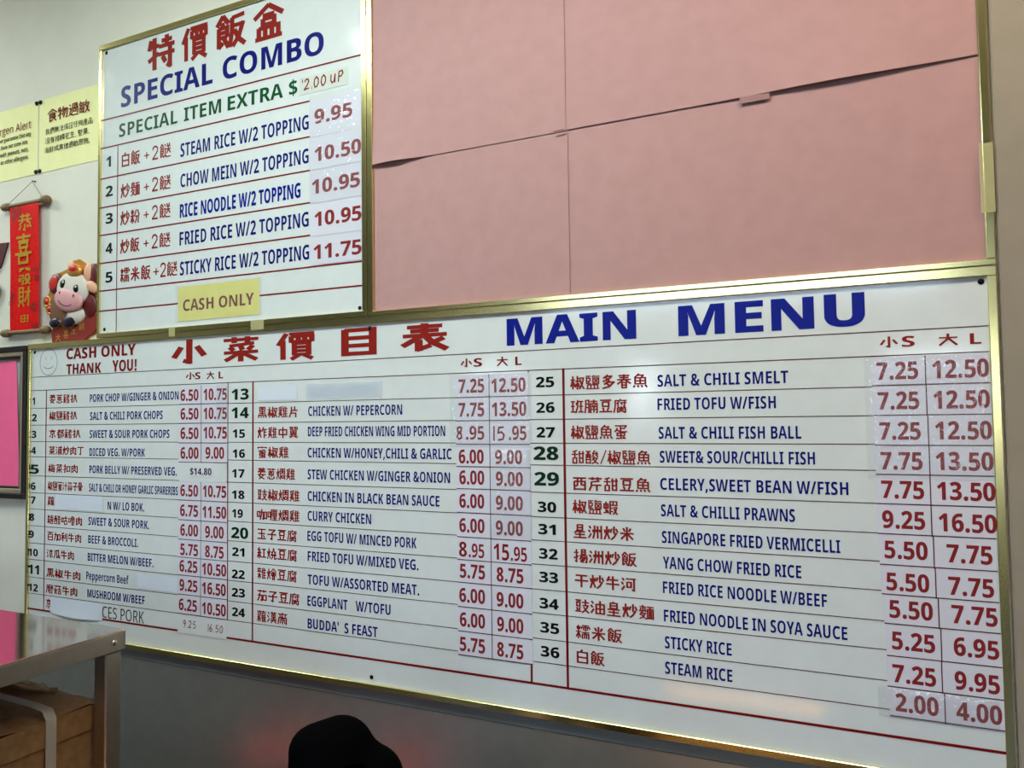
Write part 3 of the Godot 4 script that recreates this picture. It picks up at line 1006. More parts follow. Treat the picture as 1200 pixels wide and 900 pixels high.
func build_ox() -> void:
	var at := Vector3(-2.74, 1.896, 0.0)
	var t := thing("ox_ornament", "padded white and brown ox ornament with pink muzzle on a red banner", "ornament", at)
	var foil := grained(Color(0.62, 0.16, 0.12), 0.35, 0.2, 0.2, 0.06, 6.0, 0.05)
	var gold := std(Color(0.86, 0.62, 0.30), 0.3, 0.6)
	var white := grained(Color(0.86, 0.82, 0.77), 0.7, 0.0, 0.05, 0.05, 6.0, 0.04)
	var brown := grained(Color(0.46, 0.29, 0.16), 0.6, 0.0, 0.1, 0.05, 6.0)
	var pink := std(Color(0.84, 0.60, 0.61), 0.5)
	var peach := std(Color(0.88, 0.66, 0.54), 0.5)
	var purple := std(Color(0.13, 0.08, 0.19), 0.35)
	var dark := std(Color(0.05, 0.06, 0.07), 0.25)
	var maroon := std(Color(0.36, 0.05, 0.06), 0.45)
	var red := std(Color(0.78, 0.10, 0.07), 0.4)
	var pts := [[-2.848, 1.905], [-2.82, 1.897], [-2.78, 1.899], [-2.745, 1.896], [-2.705, 1.904], [-2.665, 1.902], [-2.64, 1.916], [-2.605, 1.930], [-2.585, 1.955], [-2.584, 1.995], [-2.600, 2.018], [-2.603, 2.065], [-2.590, 2.10], [-2.594, 2.14], [-2.586, 2.170], [-2.600, 2.192], [-2.632, 2.192], [-2.652, 2.184], [-2.672, 2.203], [-2.700, 2.217], [-2.738, 2.214], [-2.755, 2.190], [-2.80, 2.178], [-2.855, 2.172], [-2.868, 2.130], [-2.880, 2.096], [-2.896, 2.076], [-2.896, 2.045], [-2.872, 2.020], [-2.856, 1.985], [-2.852, 1.945]]
	var o := PackedVector2Array()
	for p in pts:
		o.append(Vector2(p[0] - at.x, p[1] - at.y))
	part(t, "backing", cutout(o, 0.004), gold, Vector3(0, 0, 0.0046))
	var b := [[-2.850, 1.940], [-2.845, 1.910], [-2.82, 1.900], [-2.79, 1.903], [-2.745, 1.898], [-2.705, 1.907], [-2.665, 1.905], [-2.64, 1.92], [-2.605, 1.935], [-2.588, 1.957], [-2.588, 1.992], [-2.605, 2.015], [-2.640, 1.998], [-2.680, 1.970], [-2.74, 1.955], [-2.80, 1.960], [-2.84, 1.965]]
	var q := PackedVector2Array()
	for p in b:
		q.append(Vector2(p[0] - at.x, p[1] - at.y))
	var banner := part(t, "banner", cutout(q, 0.006), foil, Vector3(0, 0, 0.0112))
	for k in 4:
		hanzi(banner, "banner_character", ["大", "吉", "生", "財"][k] if k != 1 else "喜", [-0.085 + k * 0.045, -0.053 + k * 0.045, 0.012 + k * 0.012, 0.032], gold, 0.0006, 0.9, 0.0)
	var x := at.x
	var y := at.y
	blob(t, "tail_cloth", -2.670 - x, -2.596 - x, 1.985 - y, 2.085 - y, 0.008, 0.012, maroon, 0.3)
	blob(t, "body", -2.866 - x, -2.715 - x, 1.962 - y, 2.105 - y, 0.010, 0.016, brown)
	blob(t, "chest", -2.755 - x, -2.655 - x, 1.968 - y, 2.040 - y, 0.011, 0.018, white)
	blob(t, "head", -2.810 - x, -2.628 - x, 2.035 - y, 2.168 - y, 0.016, 0.020, white, -0.2)
	var ear := blob(t, "ear", -2.868 - x, -2.785 - x, 2.094 - y, 2.172 - y, 0.010, 0.010, maroon, 0.4)
	part(ear, "inner_ear", ball(Vector3.ONE), red, Vector3(-0.1, 0.1, 0.5), Vector3.ZERO, Vector3(0.72, 0.72, 0.62))
	var muzzle := blob(t, "muzzle", -2.811 - x, -2.648 - x, 2.014 - y, 2.108 - y, 0.026, 0.018, pink, -0.22)
	for s in [[-0.46, 0.42], [0.52, 0.42]]:
		part(muzzle, "nostril", ball(Vector3.ONE), maroon, Vector3(s[0], s[1], 0.76), Vector3(0, 0, 0.1), Vector3(0.045, 0.15, 0.12))
	var smile := PackedVector3Array()
	for k in 13:
		var a := lerpf(-1.1, 1.1, k / 12.0)
		var p := Vector2(-2.733 - x + 0.040 * sin(a) + 0.004, 2.062 - y - 0.024 * cos(a) - 0.010 * sin(a))
		smile.append(Vector3(p.x, p.y, 0.026 + 0.018 * sqrt(maxf(0.0, 1.0 - pow((p.x - (-2.7295 - x)) / 0.0815, 2.0) - pow((p.y - (2.061 - y)) / 0.047, 2.0)))))
	part(t, "smile", tube(smile, 0.0016, 6), maroon)
	for e in [[-2.772, -2.737, 2.104, 2.141], [-2.696, -2.666, 2.082, 2.116]]:
		var eye := blob(t, "eye", e[0] - x, e[1] - x, e[2] - y, e[3] - y, 0.031, 0.006, dark)
		part(eye, "eye_shine", ball(Vector3.ONE), white, Vector3(0.25, 0.35, 0.75), Vector3.ZERO, Vector3(0.28, 0.28, 0.4))
	blob(t, "ear", -2.646 - x, -2.578 - x, 2.082 - y, 2.122 - y, 0.016, 0.010, peach, -0.55)
	blob(t, "horn", -2.664 - x, -2.622 - x, 2.122 - y, 2.192 - y, 0.010, 0.012, peach, -0.1)
	blob(t, "ribbon", -2.628 - x, -2.588 - x, 2.100 - y, 2.192 - y, 0.008, 0.009, maroon, 0.15)
	blob(t, "horn", -2.752 - x, -2.712 - x, 2.140 - y, 2.214 - y, 0.012, 0.012, peach, 0.2)
	var cap := blob(t, "ingot_hat", -2.742 - x, -2.662 - x, 2.142 - y, 2.196 - y, 0.022, 0.014, gold, -0.15)
	part(cap, "ingot_jewel", ball(Vector3.ONE), red, Vector3(0.05, 0.25, 0.55), Vector3.ZERO, Vector3(0.62, 0.55, 0.62))
	for h in [[-2.844, -2.783, 1.962, 2.000], [-2.771, -2.694, 1.957, 2.004]]:
		var hoof := blob(t, "hoof", h[0] - x, h[1] - x, h[2] - y, h[3] - y, 0.020, 0.014, purple, 0.15)
		part(hoof, "hoof_rim", tube(ring_points(1.0, 20), 0.05, 6), gold, Vector3(0, 0, 0.1))
	var coin := lathe([Vector2(0, 0), Vector2(0.022, 0), Vector2(0.022, 0.004), Vector2(0.018, 0.0055), Vector2(0.016, 0.004), Vector2(0, 0.004)], 22)
	for c in [[-2.868, 2.066], [-2.850, 2.036]]:
		var k := part(t, "coin", coin, gold, Vector3(c[0] - x, c[1] - y, 0.016), Vector3(PI / 2, 0, 0))
		part(k, "coin_center", lathe([Vector2(0, 0.0042), Vector2(0.012, 0.0042), Vector2(0.012, 0.0052), Vector2(0, 0.0056)], 16), red)


func ring_points(r: float, n: int) -> PackedVector3Array:
	var p := PackedVector3Array()
	for k in n + 1:
		p.append(Vector3(r * cos(TAU * k / n), r * sin(TAU * k / n), 0))
	return p


func build_edge_ornament() -> void:
	var t := thing("diamond_ornament", "dark maroon paper ornament with a black tassel cut off by the picture's edge", "ornament", Vector3(-3.235, 2.1, 0.0))
	part(t, "plate", cutout(PackedVector2Array([Vector2(-0.10, 0.236), Vector2(0.102, 0.228), Vector2(0.060, 0.140), Vector2(0.0, 0.085), Vector2(-0.06, 0.140)]), 0.006), M.maroon, Vector3(0, 0, 0.0075))
	part(t, "tassel", lathe([Vector2(0, -0.03), Vector2(0.03, -0.03), Vector2(0.063, 0.030), Vector2(0.063, 0.050), Vector2(0.02, 0.085), Vector2(0, 0.086)], 14), M.black, Vector3(0, 0, 0.012), Vector3.ZERO, Vector3(1, 1, 0.12))


func build_picture_frame() -> void:
	var t := thing("picture_frame", "black and silver picture frame holding a bright pink sheet", "picture frame", Vector3(-3.230, 1.304, 0.0))
	var w := 0.494
	var h := 0.599
	for band in [[0.0, 0.021, 0.024, M.frame_black], [0.021, 0.0395, 0.020, M.frame_silver], [0.0395, 0.049, 0.016, M.frame_black]]:
		var a: float = band[0]
		var b: float = band[1]
		for s in [0, 1]:
			var yy: float = (a + b) * 0.5 if s == 0 else h - (a + b) * 0.5
			part(t, "frame_rail", slab(Vector3(w - 2 * a, b - a - 0.0002, band[2] - 0.0005), 0.002), band[3], Vector3(0, yy, band[2] * 0.5 + 0.0003))
			var xx: float = (w * 0.5 - (a + b) * 0.5) * (1 if s else -1)
			part(t, "frame_rail", slab(Vector3(b - a - 0.0002, h - 2 * b, band[2] - 0.0005), 0.002), band[3], Vector3(xx, h * 0.5, band[2] * 0.5 + 0.0003))
	part(t, "mount", slab(Vector3(w - 0.10, h - 0.10, 0.004), 0.0005), M.mat_grey, Vector3(0, h * 0.5, 0.0025))
	var f := func(a: float, b: float) -> Vector3:
		var right := 0.194 - 0.030 * pow(b, 2.0)
		return Vector3(lerpf(-0.195, right, a), lerpf(0.038, 0.543, b), 0.0055 + 0.007 * pow(a, 3.0) * (0.4 + 0.6 * sin(PI * b)))
	part(t, "pink_sheet", paper_sheet(10, 14, f), M.hot_pink)


# ---------------------------------------------------------------- the table, what stands under it, the people's side

func build_table() -> void:
	var top := 1.121
	var xr := -1.580
	var t := thing("steel_table", "stainless steel work table in front of the low left corner of the menu", "table", Vector3(xr, 0, 0.672))
	var wide := 1.70
	var deep := 0.70
	part(t, "table_top", slab(Vector3(wide, 0.004, deep), 0.0012), M.steel, Vector3(-wide * 0.5, top - 0.002, deep * 0.5))
	for s in [0, 1]:
		part(t, "apron", slab(Vector3(0.004, 0.0405, deep - 0.008), 0.001), M.steel_leg, Vector3(-0.002 - s * (wide - 0.004), top - 0.0245, deep * 0.5))
		part(t, "apron", slab(Vector3(wide, 0.0405, 0.004), 0.001), M.steel_leg, Vector3(-wide * 0.5, top - 0.0245, 0.002 + s * (deep - 0.004)))
	for sx in [0, 1]:
		for sz in [0, 1]:
			var leg := part(t, "leg", slab(Vector3(0.040, top - 0.046, 0.040), 0.003), M.steel_leg, Vector3(-0.026 - sx * (wide - 0.052), (top - 0.046) * 0.5, 0.026 + sz * (deep - 0.052)))
			part(leg, "foot", lathe([Vector2(0.024, 0), Vector2(0.024, 0.02), Vector2(0.021, 0.03)], 14), M.black, Vector3(0, -(top - 0.046) * 0.5, 0))
	part(t, "undershelf", slab(Vector3(wide - 0.010, 0.024, deep - 0.010), 0.002), M.steel_leg, Vector3(-wide * 0.5, 0.612, deep * 0.5))
	var bolt := lathe([Vector2(0.0065, 0), Vector2(0.0065, 0.003), Vector2(0.004, 0.0045), Vector2(0, 0.0048)], 12)
	for z in [0.030, deep - 0.030]:
		part(t, "bolt", bolt, M.steel, Vector3(0.0002, top - 0.024, z), Vector3(0, 0, -PI / 2))


func build_carton() -> void:
	var x1 := -1.640
	var x0 := -2.060
	var y0 := 0.6245
	var y1 := 0.953
	var z0 := 0.705
	var z1 := 1.120
	var c := Vector3((x0 + x1) * 0.5, y0, (z0 + z1) * 0.5)
	var w := x1 - x0
	var d := z1 - z0
	var h := y1 - y0
	var t := thing("cardboard_box", "worn brown cardboard box with pale strap under the steel table", "box", c)
	var k := 0.006
	part(t, "bottom", slab(Vector3(w, k, d), 0.001), M.cardboard, Vector3(0, k * 0.5, 0))
	for s in [-1, 1]:
		part(t, "side", slab(Vector3(k, h - k, d), 0.001), M.cardboard, Vector3(s * (w - k) * 0.5, h * 0.5 + k * 0.5, 0))
		part(t, "side", slab(Vector3(w - 2 * k, h - k, k), 0.001), M.cardboard, Vector3(0, h * 0.5 + k * 0.5, s * (d - k) * 0.5))
	# lid overlapping the sides, with a sagging edge, and torn flaps standing up at the back
	var n := FastNoiseLite.new()
	n.seed = 17
	n.frequency = 5.0
	var lid := func(a: float, b: float) -> Vector3:
		var p := Vector2((a - 0.5) * (w + 0.012), (b - 0.5) * (d + 0.012))
		return Vector3(p.x, h + 0.006 + 0.010 * n.get_noise_2d(p.x, p.y) + 0.012 * (1.0 - pow(2.0 * b - 1.0, 2.0)) * (1.0 - a), -p.y)
	part(t, "lid", sheet(14, 14, lid), M.cardboard)
	part(t, "lid_edge", slab(Vector3(0.004, 0.055, d + 0.012), 0.001), M.cardboard, Vector3(w * 0.5 + 0.003, h - 0.026, 0))
	for f in [[-0.115, 0.085, -0.195, 0.050, 0.5, 21], [0.020, 0.050, -0.200, 0.028, 0.35, 22]]:
		var rng := RandomNumberGenerator.new()
		rng.seed = f[5]
		var jag := []
		for i in 13:
			jag.append(rng.randf_range(0.55, 1.0))
		var flap := func(a: float, b: float) -> Vector3:
			var i := int(a * 12.0)
			var r: float = b * jag[i]
			return Vector3(f[0] + (a - 0.5) * f[1] * 2.0, h + 0.012 + f[3] * r, f[2] + 0.025 * r)
		part(t, "torn_flap", paper_sheet(12, 4, flap, 0.002), M.torn)
	part(t, "torn_flap", slab(Vector3(0.020, 0.012, 0.006), 0.001), M.cardboard, Vector3(0.078, h + 0.015, -0.199), Vector3(0, 0.2, 0.1))
	var strap := PackedVector3Array()
	var zs := -0.10
	var st := SurfaceTool.new()
	st.begin(Mesh.PRIMITIVE_TRIANGLES)
	st.set_smooth_group(0)
	var path := [Vector2(w * 0.5 + 0.0075, 0.0), Vector2(w * 0.5 + 0.0075, h - 0.03), Vector2(w * 0.5 + 0.007, h + 0.004), Vector2(w * 0.5 - 0.006, h + 0.022), Vector2(w * 0.5 - 0.05, h + 0.026), Vector2(-w * 0.5, h + 0.034)]
	for i in path.size() - 1:
		var a: Vector2 = path[i]
		var b: Vector2 = path[i + 1]
		var nn := Vector3(b.y - a.y, a.x - b.x, 0)
		quad(st, Vector3(a.x, a.y, zs - 0.012), Vector3(a.x, a.y, zs + 0.012), Vector3(b.x, b.y, zs + 0.012), Vector3(b.x, b.y, zs - 0.012), nn)
	st.generate_normals()
	part(t, "strap", st.commit(), M.strap)


func build_stools() -> void:
	for s in [["red plastic stool nearest the steel table", Vector3(-2.05, 0, 0.40)], ["red plastic stool that the person sits on", Vector3(-0.84, 0, 0.845)], ["red plastic stool between the table and the seated person", Vector3(-1.56, 0, 0.42)]]:
		var t := thing("plastic_stool", s[0], "stool", s[1], "red plastic stools along the wall")
		part(t, "seat", lathe([Vector2(0, 0.382), Vector2(0.145, 0.382), Vector2(0.160, 0.372), Vector2(0.165, 0.350), Vector2(0.155, 0.350), Vector2(0.150, 0.366), Vector2(0, 0.370)], 28), M.stool)
		for k in 4:
			var a := PI / 4 + k * PI / 2
			part(t, "leg", tube(PackedVector3Array([Vector3(cos(a) * 0.125, 0.368, sin(a) * 0.125), Vector3(cos(a) * 0.175, 0.0, sin(a) * 0.175)]), 0.019, 10), M.stool)
		part(t, "brace", tube(rotated_ring(0.153, 0.16, 28), 0.009, 8), M.stool)


func rotated_ring(r: float, y: float, n: int) -> PackedVector3Array:
	var p := PackedVector3Array()
	for k in n + 1:
		p.append(Vector3(r * cos(TAU * k / n), y, r * sin(TAU * k / n)))
	return p


func cone_distance(p: Vector3, b: Array) -> float:
	var a: Vector3 = b[0]
	var ab: Vector3 = b[1] - a
	var t := clampf((p - a).dot(ab) / maxf(ab.length_squared(), 1e-9), 0.0, 1.0)
	return p.distance_to(a + ab * t) - lerpf(b[2], b[3], t)


# surface nets of tapered capsules joined with a smooth minimum
func add_net(st: SurfaceTool, bones: Array, cell: float, blend: float, tint: Callable) -> void:
	var lo := Vector3.INF
	var hi := -Vector3.INF
	for b in bones:
		var r := maxf(b[2], b[3]) + cell * 2.0
		for e in 2:
			lo = lo.min(b[e] - Vector3.ONE * r)
			hi = hi.max(b[e] + Vector3.ONE * r)
	var n := Vector3i(((hi - lo) / cell).ceil()) + Vector3i.ONE * 2
	var field := PackedFloat32Array()
	field.resize(n.x * n.y * n.z)
	field.fill(1.0)
	for b in bones:
		var r := maxf(b[2], b[3]) + cell * 2.5 + blend
		var l := Vector3i(((b[0].min(b[1]) - Vector3.ONE * r - lo) / cell).floor()).clamp(Vector3i.ZERO, n - Vector3i.ONE)
		var h := Vector3i(((b[0].max(b[1]) + Vector3.ONE * r - lo) / cell).ceil()).clamp(Vector3i.ZERO, n - Vector3i.ONE)
		for z in range(l.z, h.z + 1):
			for y in range(l.y, h.y + 1):
				for x in range(l.x, h.x + 1):
					var i := (z * n.y + y) * n.x + x
					var d := cone_distance(lo + Vector3(x, y, z) * cell, b)
					var o := field[i]
					var k := clampf(0.5 + 0.5 * (o - d) / blend, 0.0, 1.0)
					field[i] = lerpf(o, d, k) - blend * k * (1.0 - k)
	var spot := {}
	var steps := [Vector3i(1, 0, 0), Vector3i(0, 1, 0), Vector3i(0, 0, 1)]
	for z in n.z - 1:
		for y in n.y - 1:
			for x in n.x - 1:
				var inside := 0
				var sum := Vector3.ZERO
				var count := 0
				var v := []
				for c in 8:
					var f := field[((z + (c >> 2)) * n.y + y + ((c >> 1) & 1)) * n.x + x + (c & 1)]
					v.append(f)
					inside += 1 if f < 0.0 else 0
				if inside == 0 or inside == 8:
					continue
				for c in 8:
					for a in 3:
						var e: int = c | (1 << a)
						if e != c and (v[c] < 0.0) != (v[e] < 0.0):
							var t: float = v[c] / (v[c] - v[e])
							var p := Vector3(c & 1, (c >> 1) & 1, c >> 2)
							p[a] = t
							sum += p
							count += 1
				spot[Vector3i(x, y, z)] = lo + (Vector3(x, y, z) + sum / count) * cell
	st.set_smooth_group(0)
	for key: Vector3i in spot:
		for a in 3:
			var s: Vector3i = steps[a]
			var u: Vector3i = steps[(a + 1) % 3]
			var w: Vector3i = steps[(a + 2) % 3]
			var f0 := field[(key.z * n.y + key.y) * n.x + key.x]
			var k2 := key + s
			var f1 := field[(k2.z * n.y + k2.y) * n.x + k2.x]
			if (f0 < 0.0) == (f1 < 0.0):
				continue
			if not (spot.has(key - u) and spot.has(key - w) and spot.has(key - u - w)):
				continue
			var p := [spot[key], spot[key - u], spot[key - u - w], spot[key - w]]
			var out := Vector3(s) * (1.0 if f0 < 0.0 else -1.0)
			for q in [[0, 1, 2], [0, 2, 3]]:
				var tr := [p[q[0]], p[q[1]], p[q[2]]]
				if (tr[1] - tr[0]).cross(tr[2] - tr[0]).dot(out) > 0.0:
					tr.reverse()
				for pt: Vector3 in tr:
					st.set_color(tint.call(pt))
					st.add_vertex(pt)


func build_person() -> void:
	# sits on a stool before the wall, facing along it; only the crown of the dark cap reaches into the picture
	var at := Vector3(-0.84, 0.0, 0.845)
	var t := thing("person", "person in a black cap seated low before the wall, only the cap in view", "person", at)
	t.rotation.y = -PI / 3
	var st := SurfaceTool.new()
	st.begin(Mesh.PRIMITIVE_TRIANGLES)
	var bones := []
	bones.append([Vector3(0.02, 0.525, 0), Vector3(-0.01, 0.64, 0), 0.130, 0.125])
	bones.append([Vector3(-0.01, 0.64, 0), Vector3(-0.045, 0.765, 0), 0.125, 0.120])
	bones.append([Vector3(-0.045, 0.77, -0.125), Vector3(-0.045, 0.77, 0.125), 0.065, 0.065])
	bones.append([Vector3(-0.050, 0.79, 0), Vector3(-0.075, 0.90, 0), 0.058, 0.052])
	for s in [-1, 1]:
		bones.append([Vector3(0.01, 0.480, s * 0.085), Vector3(-0.37, 0.465, s * 0.105), 0.088, 0.060])
		bones.append([Vector3(-0.37, 0.465, s * 0.105), Vector3(-0.34, 0.10, s * 0.105), 0.058, 0.040])
		bones.append([Vector3(-0.33, 0.045, s * 0.105), Vector3(-0.50, 0.035, s * 0.115), 0.042, 0.032])
		bones.append([Vector3(-0.045, 0.765, s * 0.160), Vector3(-0.09, 0.585, s * 0.205), 0.056, 0.046])
		bones.append([Vector3(-0.09, 0.585, s * 0.205), Vector3(-0.27, 0.555, s * 0.125), 0.043, 0.030])
	var skin := Color(0.52, 0.33, 0.24)
	var jacket := Color(0.004, 0.004, 0.005)
	var trousers := Color(0.03, 0.035, 0.05)
	var shoe := Color(0.02, 0.02, 0.02)
	var dress := func(p: Vector3) -> Color:
		if p.y < 0.085:
			return shoe
		if p.y < 0.50 and p.x < 0.14 and p.y < 0.44 + 0.08 * clampf((p.x + 0.12) * 5.0, 0.0, 1.0) + 0.075 * (1.0 if p.x < -0.12 and absf(p.z) < 0.2 else 0.0):
			return trousers
		if p.y > 0.845:
			return Color(0.002, 0.002, 0.0022) if p.x > -0.115 else skin
		return jacket
	add_net(st, bones, 0.013, 0.035, dress)
	# hands resting on the knees, five fingers each
	for s in [-1, 1]:
		var hand := []
		var wrist := Vector3(-0.265, 0.553, s * 0.127)
		hand.append([wrist, wrist + Vector3(-0.055, -0.008, 0), 0.024, 0.027])
		hand.append([wrist + Vector3(-0.03, -0.006, -0.018), wrist + Vector3(-0.075, -0.012, -0.026), 0.017, 0.015])
		hand.append([wrist + Vector3(-0.03, -0.006, 0.018), wrist + Vector3(-0.075, -0.012, 0.026), 0.017, 0.015])
		for k in 4:
			var o := (k - 1.5) * 0.019
			var reach: float = [0.030, 0.040, 0.037, 0.026][k]
			var root := wrist + Vector3(-0.074, -0.010, o)
			var mid := root + Vector3(-reach, -0.006, o * 0.15)
			hand.append([root, mid, 0.0095, 0.0088])
			hand.append([mid, mid + Vector3(-reach * 0.75, -0.022, o * 0.1), 0.0088, 0.0075])
		var th := wrist + Vector3(-0.025, -0.004, -s * 0.022)
		hand.append([th, th + Vector3(-0.035, -0.006, -s * 0.025), 0.0130, 0.0105])
		hand.append([th + Vector3(-0.035, -0.006, -s * 0.025), th + Vector3(-0.062, -0.016, -s * 0.030), 0.0105, 0.0085])
		add_net(st, hand, 0.005, 0.008, func(_p: Vector3) -> Color: return skin)
	# head: skull, jaw, nose, ears
	var c := Vector3(-0.085, 0.935, 0)
	var head := [[c + Vector3(0.012, 0.012, 0), c + Vector3(-0.012, 0.018, 0), 0.078, 0.074], [c + Vector3(-0.03, -0.03, 0), c + Vector3(-0.052, -0.072, 0), 0.055, 0.036], [c + Vector3(-0.088, 0.0, 0), c + Vector3(-0.105, -0.024, 0), 0.010, 0.013], [c + Vector3(0.01, -0.06, 0), c + Vector3(0.012, -0.10, 0), 0.05, 0.05]]
	for s in [-1, 1]:
		head.append([c + Vector3(0.004, 0.004, s * 0.078), c + Vector3(0.006, -0.022, s * 0.078), 0.013, 0.010])
	head.append([c + Vector3(-0.088, -0.052, -0.014), c + Vector3(-0.088, -0.052, 0.014), 0.008, 0.008])
	var hair := Color(0.002, 0.002, 0.0022)
	add_net(st, head, 0.005, 0.016, func(p: Vector3) -> Color: return hair if p.x > c.x - 0.01 and p.y > c.y - 0.15 or p.y > c.y + 0.03 else skin)
	st.generate_normals()
	var m := std(Color.WHITE, 0.9, 0.0, 0.05)
	m.vertex_color_use_as_albedo = true
	part(t, "body", st.commit(), m)
	for s in [-1, 1]:
		part(t, "eye", ball(Vector3.ONE), M.black, c + Vector3(-0.080, 0.006, s * 0.030), Vector3.ZERO, Vector3(0.006, 0.006, 0.011))
	# soft black cap of uneven lobes
	var cs := SurfaceTool.new()
	cs.begin(Mesh.PRIMITIVE_TRIANGLES)
	add_net(cs, cap_lobes(), 0.006, 0.02, func(_p: Vector3) -> Color: return hair)
	cs.generate_normals()
	part(t, "cap", cs.commit(), M.knit)


func cap_lobes() -> Array:
	var out := []
	var back := Basis(Vector3.UP, PI / 3)
	for l in [[Vector3(-0.0481, 0.9989, -0.0699), 0.063, 0.012], [Vector3(-0.0911, 1.0041, -0.0494), 0.043, 0.014], [Vector3(0.0007, 0.9500, -0.0949), 0.060, 0.012], [Vector3(-0.0460, 0.9300, -0.0640), 0.090, 0.020], [Vector3(-0.0460, 0.8900, -0.0560), 0.088, 0.020]]:
		out.append([back * (l[0] + Vector3(0, l[2], 0) * 0.0), back * (l[0] - Vector3(0, l[2] * 2.0, 0)), l[1], l[1]])
	return out


func build_counter() -> void:
	# heated display counter on the customers' side, below the picture; its warm strip lamp is mirrored in the boards
	var t := thing("display_counter", "heated glass display counter with a warm strip lamp facing the menu wall", "counter", Vector3(-0.65, 0, 1.25))
	part(t, "base", slab(Vector3(1.7, 0.40, 0.42), 0.004), M.dark_wood, Vector3(0, 0.20, 0))
	part(t, "top", slab(Vector3(1.7, 0.03, 0.42), 0.004), M.dark_wood, Vector3(0, 0.705, 0))
	for s in [-1, 1]:
		part(t, "post", slab(Vector3(0.03, 0.288, 0.03), 0.002), M.steel_leg, Vector3(s * 0.83, 0.545, -0.19))
		part(t, "post", slab(Vector3(0.03, 0.288, 0.03), 0.002), M.steel_leg, Vector3(s * 0.83, 0.545, 0.19))
	var glow := std(Color(1.0, 0.80, 0.50), 0.5)
	glow.emission_enabled = true
	glow.emission = Color(1.0, 0.72, 0.36)
	glow.emission_energy_multiplier = 4.5
	part(t, "strip_lamp", slab(Vector3(1.0, 0.028, 0.03), 0.008), glow, Vector3(-0.05, 0.50, -0.06))
	var l := AreaLight3D.new()
	l.name = "strip_light"
	l.area_size = Vector2(1.0, 0.028)
	l.light_color = Color(1.0, 0.75, 0.42)
	l.light_energy = 0.006
	l.shadow_enabled = true
	l.area_range = 12.0
	l.area_attenuation = 2.0
	l.position = Vector3(-0.05, 0.50, -0.09)
	t.add_child(l)

